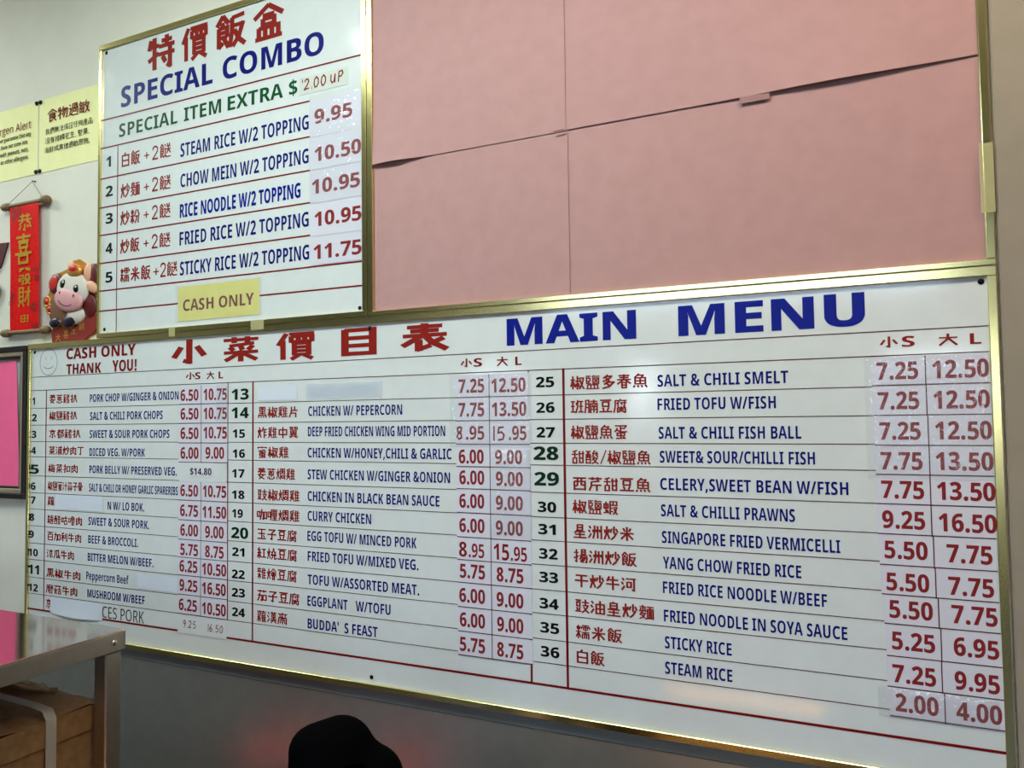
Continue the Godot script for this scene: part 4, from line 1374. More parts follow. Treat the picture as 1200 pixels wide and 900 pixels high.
# dish rows of the main menu: number, large green digits or not, box of the number, characters, box, English, box; a box is x0, x1, baseline, height
const ROWS := [
	[1, 0, [-2.9598, -2.9313, 1.6709, 0.0266], "姜蔥豬扒", [-2.8547, -2.6931, 1.6730, 0.0337], "PORK CHOP W/GINGER & ONION", [-2.6228, -2.1657, 1.6741, 0.0286]],
	[2, 0, [-2.9584, -2.9287, 1.6062, 0.0249], "椒鹽豬扒", [-2.8535, -2.6933, 1.6093, 0.0337], "SALT & CHILI PORK CHOPS", [-2.6206, -2.2428, 1.6078, 0.0286]],
	[3, 0, [-2.9597, -2.9286, 1.5416, 0.0248], "京都豬扒", [-2.8547, -2.6730, 1.5408, 0.0337], "SWEET & SOUR PORK CHOPS", [-2.6220, -2.2089, 1.5416, 0.0286]],
	[4, 0, [-2.9610, -2.9287, 1.4796, 0.0264], "菜浦炒肉丁", [-2.8547, -2.6517, 1.4773, 0.0337], "DICED VEG. W/PORK", [-2.6221, -2.3297, 1.4755, 0.0286]],
	[5, 1, [-2.9633, -2.9117, 1.4037, 0.0385], "梅菜扣肉", [-2.8560, -2.6828, 1.4099, 0.0337], "PORK BELLY W/ PRESERVED VEG.", [-2.6212, -2.1730, 1.4120, 0.0286]],
	[6, 0, [-2.9607, -2.9297, 1.3420, 0.0255], "椒鹽蜜汁蒜子骨", [-2.8572, -2.6579, 1.3433, 0.0337], "SALT & CHILI OR HONEY GARLIC SPARERIBS", [-2.6225, -2.1674, 1.3453, 0.0286]],
	[7, 0, [-2.9596, -2.9325, 1.2886, 0.0230], "蘿", [-2.8586, -2.8161, 1.2858, 0.0337], "N W/ LO BOK.", [-2.5210, -2.3310, 1.2829, 0.0286]],
	[8, 0, [-2.9660, -2.9337, 1.2227, 0.0279], "糖醋咕嚕肉", [-2.8585, -2.6559, 1.2163, 0.0337], "SWEET & SOUR PORK.", [-2.6241, -2.3058, 1.2226, 0.0286]],
	[9, 0, [-2.9672, -2.9362, 1.1571, 0.0262], "百加利牛肉", [-2.8573, -2.6596, 1.1534, 0.0337], "BEEF & BROCCOLI.", [-2.6243, -2.3609, 1.1564, 0.0286]],
	[10, 0, [-2.9696, -2.9117, 1.0882, 0.0261], "涼瓜牛肉", [-2.8585, -2.6991, 1.0873, 0.0337], "BITTER MELON W/BEEF.", [-2.6257, -2.2834, 1.0918, 0.0286]],
	[11, 1, [-2.9681, -2.9039, 1.0197, 0.0385], "黑椒牛肉", [-2.8596, -2.6610, 1.0157, 0.0337], "Peppercorn Beef", [-2.6328, -2.4084, 1.0237, 0.0286]],
	[12, 0, [-2.9667, -2.9090, 0.9546, 0.0252], "磨菇牛肉", [-2.8597, -2.6778, 0.9555, 0.0337], "MUSHROOM W/BEEF", [-2.6260, -2.3255, 0.9599, 0.0286]],
	[13, 1, [-1.9222, -1.8466, 1.6675, 0.0385]],
	[14, 1, [-1.9220, -1.8465, 1.6067, 0.0385], "黑椒雞片", [-1.8083, -1.6385, 1.6063, 0.0363], "CHICKEN W/ PEPERCORN", [-1.6008, -1.2515, 1.6099, 0.0301]],
	[15, 0, [-1.9170, -1.8627, 1.5423, 0.0276], "炸雞中翼", [-1.8082, -1.6386, 1.5406, 0.0363], "DEEP FRIED CHICKEN WING MID PORTION", [-1.6020, -1.1066, 1.5465, 0.0301]],
	[16, 0, [-1.9168, -1.8626, 1.4765, 0.0267], "蜜椒雞", [-1.8093, -1.6769, 1.4776, 0.0363], "CHICKEN W/HONEY,CHILI & GARLIC", [-1.6032, -1.0861, 1.4807, 0.0301]],
	[17, 0, [-1.9190, -1.8648, 1.4115, 0.0266], "姜蔥燜雞", [-1.8092, -1.6519, 1.4087, 0.0363], "STEW CHICKEN W/GINGER &ONION", [-1.6034, -1.0921, 1.4134, 0.0301]],
	[18, 0, [-1.9200, -1.8646, 1.3418, 0.0257], "豉椒燜雞", [-1.8091, -1.6336, 1.3412, 0.0363], "CHICKEN IN BLACK BEAN SAUCE", [-1.6036, -1.1275, 1.3457, 0.0301]],
	[19, 0, [-1.9186, -1.8715, 1.2808, 0.0256], "咖喱燜雞", [-1.8102, -1.6337, 1.2777, 0.0363], "CURRY CHICKEN", [-1.6037, -1.3642, 1.2845, 0.0301]],
	[20, 1, [-1.9220, -1.8481, 1.2135, 0.0385], "玉子豆腐", [-1.8101, -1.6446, 1.2153, 0.0363], "EGG TOFU W/ MINCED PORK", [-1.6049, -1.2057, 1.2226, 0.0301]],
	[21, 0, [-1.9182, -1.8642, 1.1556, 0.0264], "紅燒豆腐", [-1.8100, -1.6436, 1.1548, 0.0363], "FRIED TOFU W/MIXED VEG.", [-1.6040, -1.1998, 1.1601, 0.0301]],
	[22, 0, [-1.9192, -1.8629, 1.0834, 0.0281], "雜燴豆腐", [-1.8100, -1.6448, 1.0901, 0.0363], "TOFU W/ASSORTED MEAT.", [-1.6042, -1.1978, 1.0885, 0.0301]],
	[23, 0, [-1.9190, -1.8616, 1.0238, 0.0289], "茄子豆腐", [-1.8099, -1.6342, 1.0195, 0.0363], "EGGPLANT   W/TOFU", [-1.6054, -1.2969, 1.0228, 0.0301]],
	[24, 0, [-1.9177, -1.8615, 0.9609, 0.0280], "蘿漢齋", [-1.8110, -1.6829, 0.9541, 0.0363], "BUDDA'  S FEAST", [-1.6045, -1.3432, 0.9533, 0.0301]],
	[25, 0, [-0.8227, -0.7690, 1.6779, 0.0246], "椒鹽多春魚", [-0.7230, -0.5121, 1.6690, 0.0361], "SALT & CHILI SMELT", [-0.4887, -0.1772, 1.6702, 0.0291]],
	[26, 0, [-0.8225, -0.7689, 1.6090, 0.0246], "班腩豆腐", [-0.7235, -0.5669, 1.6058, 0.0361], "FRIED TOFU W/FISH", [-0.4900, -0.2067, 1.6112, 0.0291]],
	[27, 0, [-0.8229, -0.7693, 1.5427, 0.0227], "椒鹽魚蛋", [-0.7234, -0.5671, 1.5385, 0.0361], "SALT & CHILI FISH BALL", [-0.4886, -0.1522, 1.5397, 0.0291]],
	[28, 1, [-0.8325, -0.7599, 1.4826, 0.0385], "甜酸/椒鹽魚", [-0.7226, -0.5087, 1.4738, 0.0361], "SWEET& SOUR/CHILLI FISH", [-0.4870, -0.1243, 1.4799, 0.0291]],
	[29, 1, [-0.8316, -0.7598, 1.4142, 0.0385], "西芹甜豆魚", [-0.7210, -0.5102, 1.4041, 0.0361], "CELERY,SWEET BEAN W/FISH", [-0.4874, -0.0556, 1.4121, 0.0291]],
	[30, 0, [-0.8223, -0.7688, 1.3432, 0.0270], "椒鹽蝦", [-0.7221, -0.5976, 1.3441, 0.0361], "SALT & CHILLI PRAWNS", [-0.4869, -0.1715, 1.3465, 0.0291]],
	[31, 0, [-0.8218, -0.7712, 1.2841, 0.0269], "星洲炒米", [-0.7225, -0.5548, 1.2797, 0.0361], "SINGAPORE FRIED VERMICELLI", [-0.4859, -0.0762, 1.2805, 0.0291]],
	[32, 0, [-0.8206, -0.7667, 1.2193, 0.0275], "揚洲炒飯", [-0.7223, -0.5504, 1.2156, 0.0361], "YANG CHOW FRIED RICE", [-0.4848, -0.1609, 1.2172, 0.0291]],
	[33, 0, [-0.8209, -0.7664, 1.1572, 0.0275], "干炒牛河", [-0.7206, -0.5530, 1.1523, 0.0361], "FRIED RICE NOODLE W/BEEF", [-0.4861, -0.1075, 1.1563, 0.0291]],
	[34, 0, [-0.8213, -0.7661, 1.0881, 0.0274], "豉油皇炒麵", [-0.7198, -0.5082, 1.0867, 0.0361], "FRIED NOODLE IN SOYA SAUCE", [-0.4852, -0.0671, 1.0867, 0.0291]],
	[35, 0, [-0.8202, -0.7658, 1.0245, 0.0280], "糯米飯", [-0.7196, -0.5923, 1.0199, 0.0361], "STICKY RICE", [-0.4841, -0.3227, 1.0216, 0.0291]],
	[36, 0, [-0.8198, -0.7662, 0.9616, 0.0279], "白飯", [-0.7207, -0.6407, 0.9563, 0.0361], "STEAM RICE", [-0.4849, -0.3226, 0.9595, 0.0291]],
]

# price labels: row, small price, box, large price, box
const PRICES := [
	[1, "6.50", [-2.1554, -2.0709, 1.6684, 0.0405], "10.75", [-2.0482, -1.9417, 1.6684, 0.0390]],
	[2, "6.50", [-2.1550, -2.0705, 1.6045, 0.0382], "10.75", [-2.0478, -1.9415, 1.6049, 0.0382]],
	[3, "6.50", [-2.1545, -2.0702, 1.5379, 0.0381], "10.75", [-2.0475, -1.9413, 1.5415, 0.0367]],
	[4, "6.00", [-2.1540, -2.0698, 1.4706, 0.0380], "9.00", [-2.0373, -1.9534, 1.4734, 0.0380]],
	[6, "6.50", [-2.1541, -2.0711, 1.3431, 0.0364], "10.75", [-2.0494, -1.9434, 1.3443, 0.0365]],
	[7, "6.75", [-2.1547, -2.0707, 1.2755, 0.0407], "11.50", [-2.0510, -1.9432, 1.2736, 0.0393]],
	[8, "6.00", [-2.1532, -2.0703, 1.2089, 0.0398], "9.00", [-2.0379, -1.9543, 1.2080, 0.0405]],
	[9, "5.75", [-2.1527, -2.0699, 1.1439, 0.0376], "8.75", [-2.0376, -1.9541, 1.1428, 0.0383]],
	[10, "6.25", [-2.1564, -2.0726, 1.0873, 0.0404], "10.50", [-2.0519, -1.9425, 1.0829, 0.0411]],
	[11, "9.25", [-2.1559, -2.0722, 1.0232, 0.0410], "16.50", [-2.0516, -1.9442, 1.0192, 0.0389]],
	[12, "6.25", [-2.1585, -2.0738, 0.9575, 0.0395], "10.50", [-2.0512, -1.9440, 0.9521, 0.0367]],
	[13, "7.25", [-1.0610, -0.9791, 1.6684, 0.0353], "12.50", [-0.9572, -0.8527, 1.6658, 0.0398]],
	[14, "7.75", [-1.0618, -0.9800, 1.6017, 0.0383], "13.50", [-0.9564, -0.8513, 1.6005, 0.0375]],
	[15, "8.95", [-1.0687, -0.9809, 1.5368, 0.0367], "15.95", [-0.9573, -0.8523, 1.5354, 0.0352]],
	[16, "6.00", [-1.0625, -0.9835, 1.4697, 0.0366], "9.00", [-0.9482, -0.8661, 1.4698, 0.0350]],
	[17, "6.00", [-1.0615, -0.9825, 1.4112, 0.0365], "9.00", [-0.9465, -0.8647, 1.4089, 0.0371]],
	[18, "6.00", [-1.0622, -0.9834, 1.3455, 0.0364], "9.00", [-0.9474, -0.8657, 1.3425, 0.0371]],
	[19, "6.00", [-1.0630, -0.9835, 1.2774, 0.0378], "9.00", [-0.9484, -0.8667, 1.2744, 0.0384]],
	[20, "8.95", [-1.0639, -0.9852, 1.2094, 0.0377], "15.95", [-0.9560, -0.8557, 1.2068, 0.0391]],
	[21, "5.75", [-1.0628, -0.9835, 1.1508, 0.0376], "8.75", [-0.9477, -0.8670, 1.1471, 0.0383]],
	[22, "6.00", [-1.0653, -0.9844, 1.0830, 0.0376], "9.00", [-0.9486, -0.8681, 1.0795, 0.0382]],
	[23, "6.00", [-1.0644, -0.9852, 1.0156, 0.0375], "9.00", [-0.9479, -0.8691, 1.0130, 0.0366]],
	[24, "5.75", [-1.0652, -0.9861, 0.9483, 0.0374], "8.75", [-0.9488, -0.8701, 0.9443, 0.0380]],
	[25, "7.25", [0.0099, 0.0921, 1.6710, 0.0347], "12.50", [0.1193, 0.2254, 1.6704, 0.0378]],
	[26, "7.25", [0.0102, 0.0922, 1.6047, 0.0356], "12.50", [0.1198, 0.2248, 1.6044, 0.0381]],
	[27, "7.25", [0.0114, 0.0931, 1.5376, 0.0365], "12.50", [0.1207, 0.2262, 1.5387, 0.0360]],
	[28, "7.75", [0.0117, 0.0945, 1.4717, 0.0354], "13.50", [0.1198, 0.2268, 1.4721, 0.0355]],
	[29, "7.75", [0.0114, 0.0956, 1.4082, 0.0372], "13.50", [0.1202, 0.2280, 1.4076, 0.0383]],
	[30, "9.25", [0.0113, 0.0954, 1.3419, 0.0371], "16.50", [0.1211, 0.2285, 1.3390, 0.0395]],
	[31, "5.50", [0.0138, 0.0982, 1.2760, 0.0370], "7.75", [0.1342, 0.2182, 1.2736, 0.0400]],
	[32, "5.50", [0.0155, 0.0990, 1.2061, 0.0383], "7.75", [0.1350, 0.2188, 1.2058, 0.0405]],
	[33, "5.50", [0.0195, 0.1039, 1.1465, 0.0381], "7.75", [0.1390, 0.2231, 1.1460, 0.0390]],
	[34, "5.25", [0.0225, 0.1059, 1.0781, 0.0387], "6.95", [0.1410, 0.2236, 1.0782, 0.0409]],
	[35, "7.25", [0.0215, 0.1055, 1.0067, 0.0400], "9.95", [0.1404, 0.2223, 1.0069, 0.0408]],
	[36, "2.00", [0.0253, 0.1083, 0.9445, 0.0398], "4.00", [0.1413, 0.2241, 0.9429, 0.0407]],
]


# strokes of the characters on the boards: polylines in a 100 x 100 cell; *part x0 y0 x1 y1 sets a part into a box
const GLYPHS := {
	"h0": "50 5 20 25 12 60 30 92 60 92 85 65 82 30 50 5",
	"h1": "50 5 50 95",
	"h2": "12 25 35 6 70 8 82 30 60 58 10 94 92 88",
	"h5": "85 6 32 10 22 44 60 40 88 60 75 88 20 94",
	"h6": "70 4 30 35 12 70 35 95 75 88 80 62 50 50 18 66",
	"h8": "55 5 22 15 25 38 70 58 78 84 45 96 16 80 28 58 72 35 78 14 55 5",
	"h9": "80 22 52 4 20 18 22 46 55 52 82 25 76 55 48 98",
	"h.": "40 90 60 96",
	"h'": "55 6 45 22",
	"hU": "10 20 12 70 35 92 65 80 78 20/78 20 80 94",
	"hP": "20 10 16 96/20 10 70 6 86 28 60 50 18 54",
	"+": "8 52 92 52/50 14 50 90",
	"/": "88 2 12 98",
	"2": "12 28 18 12 40 4 66 6 84 20 82 38 60 58 10 94 90 94",
	"，": "30 80 40 92 24 100",
	"。": "16 84 34 78 44 90 30 100 16 92 16 84",
	"口": "12 15 12 90/12 15 88 15 88 90/12 82 88 82",
	"日": "18 5 18 97/18 8 82 8 82 97/18 50 82 50/18 92 82 92",
	"目": "18 4 18 98/18 6 82 6 82 98/18 35 82 35/18 63 82 63/18 92 82 92",
	"田": "10 8 10 95/10 10 90 10 90 95/10 50 90 50/50 10 50 90/10 90 90 90",
	"木": "5 30 95 30/50 3 50 98/48 32 8 80/52 32 92 80",
	"米": "5 48 95 48/50 3 50 98/25 12 36 34/75 12 64 34/46 52 10 88/54 52 90 88",
	"火": "50 4 50 45 10 97/52 48 88 92/15 28 22 52/88 24 70 48",
	"土": "15 38 85 38/50 5 50 90/5 90 95 90",
	"大": "6 35 94 35/50 4 48 45 8 96/50 40 92 96",
	"小": "52 4 52 92 36 86/28 32 8 72/74 32 94 68",
	"白": "50 2 38 18/15 18 15 97/15 20 85 20 85 97/15 56 85 56/15 92 85 92",
	"亻": "80 4 20 45/55 30 55 98",
	"飠": "50 2 10 28/50 2 90 26/35 26 62 26/22 36 22 92/22 36 80 36 80 64/22 50 80 50/22 64 80 64/22 92 50 80/56 66 90 95",
	"食": "50 2 5 32/50 2 95 32/50 18 50 28/25 36 25 94 55 84/25 36 76 36 76 64/25 50 76 50/25 64 76 64/84 68 62 78/48 66 92 97",
	"反": "90 8 20 12/20 12 20 50 6 96/28 36 82 36 60 70 25 96/35 50 60 78 95 96",
	"飯": "*飠 0 0 48 100|*反 44 2 100 100",
	"牛": "28 5 12 38/20 28 88 28/5 58 95 58/52 3 52 98",
	"牜": "28 8 12 36/22 28 95 28/5 70 95 52/58 3 58 98",
	"寺": "20 16 80 16/50 2 50 32/4 32 96 32/4 56 96 56/70 40 70 96 52 90/25 64 42 82",
	"特": "*牜 0 0 42 100|*寺 40 0 100 100",
	"貝": "22 4 22 74/22 6 78 6 78 74/22 28 78 28/22 50 78 50/22 72 78 72/38 76 10 98/62 76 92 98",
	"覀": "5 10 95 10/38 10 38 88/62 10 62 88/12 36 12 95/12 38 88 38 88 95/12 90 88 90",
	"價": "*亻 0 0 34 100|*覀 32 2 100 38|*貝 34 38 98 100",
	"皿": "15 15 15 88/15 18 85 18 85 88/38 18 38 88/62 18 62 88/3 90 97 90",
	"盒": "50 2 4 34/50 2 96 34/32 30 68 30|*口 26 36 74 62|*皿 5 58 95 100",
	"艹": "4 45 96 45/32 10 32 85/68 10 68 85",
	"采": "85 4 20 14/20 22 30 38/50 18 54 36/82 18 70 38/5 50 95 50/50 42 50 98/46 54 8 92/54 54 92 92",
	"菜": "*艹 0 0 100 28|*采 0 26 100 100",
	"表": "15 12 85 12/22 27 78 27/6 43 94 43/50 2 50 43/46 43 5 78/38 60 38 92 62 80/52 46 66 70 95 95/88 56 66 70",
	"辶": "12 6 24 18/6 36 24 36 16 78/6 92 20 78 40 92 98 92",
	"关": "30 4 40 20/80 4 68 20/22 26 92 26/10 48 98 48/56 26 52 55 18 82/58 50 95 80",
	"送": "*辶 0 0 100 100|*关 28 0 100 86",
	"餸": "*飠 0 0 40 100|*送 38 0 100 100",
	"少": "50 4 50 56/24 20 8 46/74 20 94 44/80 48 50 78 14 97",
	"炒": "*火 0 0 44 100|*少 42 0 100 100",
	"麥": "50 2 50 42/12 14 88 14/28 22 20 38/72 22 80 38/4 42 96 42/46 44 14 70/34 58 80 58 50 84 10 97/36 68 60 84 96 97",
	"面": "5 8 95 8/50 8 42 24/12 24 12 98/12 26 88 26 88 98/38 26 38 90/62 26 62 90/38 46 62 46/38 66 62 66/12 92 88 92",
	"麵": "*麥 0 0 54 100|*面 52 6 100 98",
	"分": "38 8 5 50/62 8 95 48/22 52 80 52 76 92 62 90/48 52 44 72 14 97",
	"粉": "*米 0 0 44 100|*分 42 0 100 100",
	"雨": "10 8 90 8/50 8 50 92/4 30 4 60/4 32 96 32 96 58/20 48 36 48/20 70 36 70/64 48 80 48/64 70 80 70",
	"而": "5 10 95 10/50 10 42 30/12 32 12 98/12 32 88 32 88 98/38 32 38 92/62 32 62 92",
	"需": "*雨 0 0 100 48|*而 4 48 96 100",
	"糯": "*米 0 0 40 100|*需 38 0 100 100",
	"女": "42 2 22 55 80 95/76 36 20 97/3 34 97 34",
	"姜": "30 0 38 8/70 0 62 8/10 10 90 10/18 22 82 22/50 10 50 34/3 34 97 34|*女 2 38 98 100",
	"囱": "50 2 38 14/14 14 14 92/14 16 86 16 86 92/14 90 86 90/56 24 24 70/34 34 70 74/30 40 64 40",
	"心": "12 40 6 80/28 35 28 85 74 85 80 62/48 15 56 42/78 30 94 65",
	"蔥": "*艹 0 0 100 24|*囱 14 24 86 66|*心 2 62 98 100",
	"豕": "5 8 95 8/55 8 10 40/32 25 52 52 50 94 30 88/48 38 10 66/52 56 8 92/90 28 60 48/56 44 96 94",
	"者": "18 14 78 14/48 2 48 32/4 32 96 32/88 8 8 62|*日 26 50 84 100",
	"豬": "*豕 0 0 44 100|*者 42 0 100 100",
	"扌": "10 26 90 26/55 3 55 92 30 84/5 66 90 50",
	"八": "38 8 35 50 6 95/60 8 68 55 96 95",
	"扒": "*扌 0 0 44 100|*八 42 4 100 98",
	"尗": "50 2 50 40/50 20 92 20/5 40 95 40/52 40 52 95 38 88/28 56 8 84/72 56 94 82",
	"又": "8 12 85 12 60 60 8 96/18 22 55 70 96 96",
	"椒": "*木 0 0 36 100|*尗 34 0 68 100|*又 62 6 100 100",
	"臣": "14 6 14 94/14 8 90 8/14 34 76 34 76 66/14 66 76 66/14 92 92 92/50 8 50 34/50 66 50 92",
	"鹵": "10 26 10 96/10 28 90 28 90 96/10 94 90 94/28 40 72 82/72 40 28 82",
	"鹽": "*臣 2 0 42 64|58 0 48 14/54 8 98 8|*鹵 48 4 98 64|*皿 0 62 100 100",
	"京": "50 2 50 16/5 18 95 18|*口 22 24 78 58|50 56 50 94 38 88/26 66 10 88/72 66 92 88",
	"阝": "15 5 15 98/15 8 80 8 50 38 85 60 70 78 40 72",
	"都": "*者 0 0 60 100|*阝 60 2 100 100",
	"氵": "25 8 60 24/8 36 45 52/10 92 70 62",
	"甫": "6 18 94 18/70 3 86 14/16 34 16 98/16 36 84 36 84 92 72 92/16 55 84 55/16 74 84 74/50 3 50 98",
	"浦": "*氵 0 0 32 100|*甫 30 0 100 100",
	"肉": "12 22 12 97/12 24 88 24 88 92 72 92/50 4 46 36 24 56/50 34 72 52/50 52 46 66 24 88/50 64 74 84",
	"丁": "5 14 95 14/52 14 52 92 34 84",
	"每": "28 3 8 34/20 18 92 18/25 34 14 88/25 34 80 34 74 92 60 92/3 60 97 60/14 86 88 86/44 40 52 52/42 66 50 78",
	"梅": "*木 0 0 40 100|*每 38 0 100 100",
	"扣": "*扌 0 0 44 100|*口 46 16 98 92",
	"宀": "50 2 50 20/6 50 6 24 94 24 94 46",
	"必": "16 30 6 70/30 25 36 85 80 85 85 60/50 10 60 34/84 18 14 92/86 40 96 65",
	"虫": "16 18 16 56/16 20 84 20 84 56/16 54 84 54/50 2 50 88/6 92 84 86/72 68 92 95",
	"蜜": "*宀 0 0 100 36|*必 10 22 90 58|*虫 10 56 90 100",
	"十": "4 42 96 42/50 4 50 98",
	"汁": "*氵 0 0 36 100|*十 36 0 100 100",
	"示": "18 10 82 10/4 36 96 36/50 36 50 96 32 88/24 54 8 82/74 54 94 80",
	"蒜": "*艹 0 0 100 26|*示 0 26 50 100|*示 50 26 100 100",
	"子": "16 10 84 10 52 38/52 36 52 92 34 84/4 50 96 50",
	"骨": "24 4 24 42/24 6 76 6 76 42/42 6 42 24 76 24/6 58 6 42 94 42 94 56/28 54 28 98/28 56 74 56 74 92 62 92/28 70 74 70/28 84 74 84",
	"罒": "8 10 8 92/8 14 92 14 92 92/36 14 36 88/64 14 64 88/8 90 92 90",
	"糸": "55 2 20 24 60 24/80 18 18 52 78 50/72 38 90 56/50 52 50 98/28 64 8 90/72 64 92 88",
	"隹": "34 2 8 42/24 26 24 98/60 4 68 18/24 22 95 22/24 44 90 44/24 66 90 66/24 90 97 90/58 22 58 90",
	"羅": "*罒 6 0 94 32|*糸 0 32 46 100|*隹 44 30 100 100",
	"蘿": "*艹 0 0 100 22|*羅 0 20 100 100",
	"唐": "50 0 50 12/12 14 95 14/14 14 14 50 2 98/22 30 88 30/22 48 95 48/88 30 88 62/22 62 88 62/54 20 54 66|*口 30 66 86 104",
	"糖": "*米 0 0 40 100|*唐 38 0 100 100",
	"酉": "5 8 95 8/38 8 38 34/62 8 62 34/12 30 12 98/12 30 88 30 88 98/38 34 34 56/62 34 64 54 86 54/12 68 88 68/12 92 88 92",
	"昔": "8 18 92 18/32 3 32 42/68 3 68 42/3 42 97 42|*日 16 50 84 100",
	"醋": "*酉 0 2 46 100|*昔 46 0 100 100",
	"古": "5 26 95 26/50 3 50 52|*口 16 48 84 104",
	"咕": "*口 2 16 34 80|*古 34 0 100 100",
	"魚": "42 1 12 28/32 12 70 12 58 28/16 28 16 74/16 30 84 30 84 74/16 51 84 51/50 30 50 72/16 72 84 72/12 82 6 97/34 82 38 96/58 82 64 96/82 80 95 96",
	"魯": "*魚 0 0 100 64|*日 20 64 80 100",
	"嚕": "*口 0 16 30 78|*魯 30 0 100 100",
	"百": "5 8 95 8/50 8 42 28/16 28 16 97/16 30 84 30 84 97/16 60 84 60/16 92 84 92",
	"力": "5 30 88 30 82 92 58 86/45 4 42 45 6 96",
	"加": "*力 0 0 58 100|*口 56 16 100 98",
	"禾": "82 4 20 14/5 34 95 34/52 10 52 98/48 38 8 76/56 40 92 66",
	"刂": "20 14 20 66/80 4 80 94 50 88",
	"利": "*禾 0 0 60 100|*刂 62 2 98 100",
	"涼": "*氵 0 0 32 100|*京 30 0 100 100",
	"瓜": "82 4 22 14/22 12 20 60 5 96/48 12 48 88 78 76/66 60 82 90/74 12 78 55 96 95",
	"黑": "22 3 22 44/22 5 78 5 78 44/36 14 42 28/64 14 58 28/22 42 78 42/50 5 50 74/14 58 86 58/4 74 96 74/16 82 6 98/36 82 40 97/60 82 66 97/82 80 95 97",
	"广": "50 0 50 10/10 12 96 12/12 12 12 50 2 98",
	"石": "5 12 95 12/45 12 8 60|*口 26 40 90 104",
	"磨": "*广 0 0 100 100|*木 18 16 56 56|*木 56 16 98 56|*石 18 54 94 100",
	"菇": "*艹 0 0 100 26|*女 0 28 48 100|*古 48 26 100 100",
	"奚": "88 3 14 14/18 18 28 30/48 16 52 28/82 14 70 30/60 30 22 42 62 44/78 38 20 60 76 58/4 70 96 70/50 58 46 74 8 97/54 72 92 97",
	"雞": "*奚 0 0 52 100|*隹 48 0 100 100",
	"片": "30 6 28 50 8 97/62 4 62 38/28 38 92 38/28 62 74 62 74 98",
	"乍": "34 2 10 40/26 22 96 22/50 22 50 98/50 46 88 46/50 72 92 72",
	"炸": "*火 0 0 42 100|*乍 42 0 100 100",
	"中": "12 24 12 72/12 26 88 26 88 72/12 68 88 68/50 3 50 98",
	"羽": "5 12 42 12 42 90/10 32 30 48/8 80 34 58/56 12 92 12 92 90/60 32 80 48/58 80 84 58",
	"共": "14 22 86 22/32 4 32 56/68 4 68 56/3 56 97 56/36 66 12 95/64 66 90 95",
	"翼": "*羽 4 0 96 32|*田 14 32 86 62|*共 0 58 100 100",
	"門": "10 4 10 98/10 5 42 5 42 44/10 24 42 24/10 43 42 43/58 5 58 44/58 5 90 5 90 92 78 92/58 24 90 24/58 43 90 43",
	"燜": "*火 0 0 38 100|*門 40 0 100 100|*心 52 46 88 92",
	"豆": "8 8 92 8|*口 20 14 80 60|28 62 36 82/72 60 62 82/3 90 97 90",
	"支": "5 24 95 24/50 3 50 44/14 46 82 46 52 76 6 97/26 56 56 82 96 97",
	"豉": "*豆 0 2 46 98|*支 46 0 100 100",
	"咖": "*口 0 16 30 80|*加 30 0 100 100",
	"里": "18 4 18 56/18 6 82 6 82 56/18 30 82 30/18 54 82 54/50 6 50 90/10 72 90 72/2 92 98 92",
	"喱": "*口 0 16 30 80|34 6 98 6/38 6 38 55 30 98|*里 44 14 98 100",
	"玉": "8 10 92 10/14 46 86 46/4 90 96 90/50 10 50 90/66 62 80 78",
	"寸": "5 30 95 30/68 4 68 94 48 88/22 46 38 66",
	"腐": "*广 0 0 100 100|*亻 16 16 46 58|*寸 44 16 98 56|*肉 20 52 94 100",
	"工": "10 14 90 14/50 14 50 86/3 86 97 86",
	"紅": "*糸 0 0 46 100|*工 46 4 100 98",
	"堯": "*土 24 0 76 32|*土 2 28 50 60|*土 50 28 98 60|4 66 96 66/34 66 30 84 6 98/64 66 64 94 94 94 94 82",
	"燒": "*火 0 0 38 100|*堯 38 0 100 100",
	"卒": "50 0 50 10/4 12 96 12/32 14 10 42/30 28 46 42/68 14 52 42/68 28 92 42|*木 4 44 96 100",
	"雜": "*卒 0 0 50 100|*隹 48 0 100 100",
	"會": "50 2 5 30/50 2 95 30/34 28 66 28/14 36 14 64/14 38 86 38 86 64/14 62 86 62/50 38 50 62/32 44 38 56/68 44 62 56|*日 24 66 78 100",
	"燴": "*火 0 0 38 100|*會 38 0 100 100",
	"茄": "*艹 0 0 100 26|*加 2 26 98 100",
	"漢": "*氵 0 0 32 100|34 12 97 12/52 2 52 24/78 2 78 24|*口 44 22 88 52|66 22 66 74/40 60 92 60/32 74 98 74/64 74 38 98/68 74 94 98",
	"齋": "50 0 50 10/4 12 96 12/24 16 24 40/46 16 40 36 56 36/76 16 76 40/12 40 12 50 4 98/88 40 88 98/30 52 70 52/20 64 80 64/50 64 50 96/32 74 24 90/68 74 76 90/12 44 88 44",
	"多": "48 2 16 26/38 12 74 12 50 34 14 48/34 22 46 32/60 42 22 70/46 54 90 54 58 84 10 98/42 64 56 78",
	"春": "14 10 86 10/20 24 80 24/4 39 96 39/50 2 48 39 5 70/54 39 95 68|*日 28 56 72 100",
	"王": "8 12 92 12/14 48 86 48/3 90 97 90/50 12 50 90",
	"班": "*王 0 2 36 98|46 20 50 40/56 4 54 55 40 97|*王 60 2 100 98",
	"月": "20 5 20 55 6 97/20 6 82 6 82 92 66 90/20 33 82 33/20 58 82 58",
	"南": "6 14 94 14/50 2 50 30/10 30 10 98/10 30 90 30 90 94 78 92/34 38 40 50/66 38 60 50/24 54 76 54/20 72 80 72/50 54 50 94",
	"腩": "*月 0 0 40 100|*南 40 0 100 100",
	"蛋": "8 6 90 6 80 18/48 6 48 44/48 24 82 24/26 22 6 50/20 36 48 48 96 48|*虫 10 46 90 100",
	"舌": "85 4 18 14/4 32 96 32/50 10 50 56|*口 14 50 86 104",
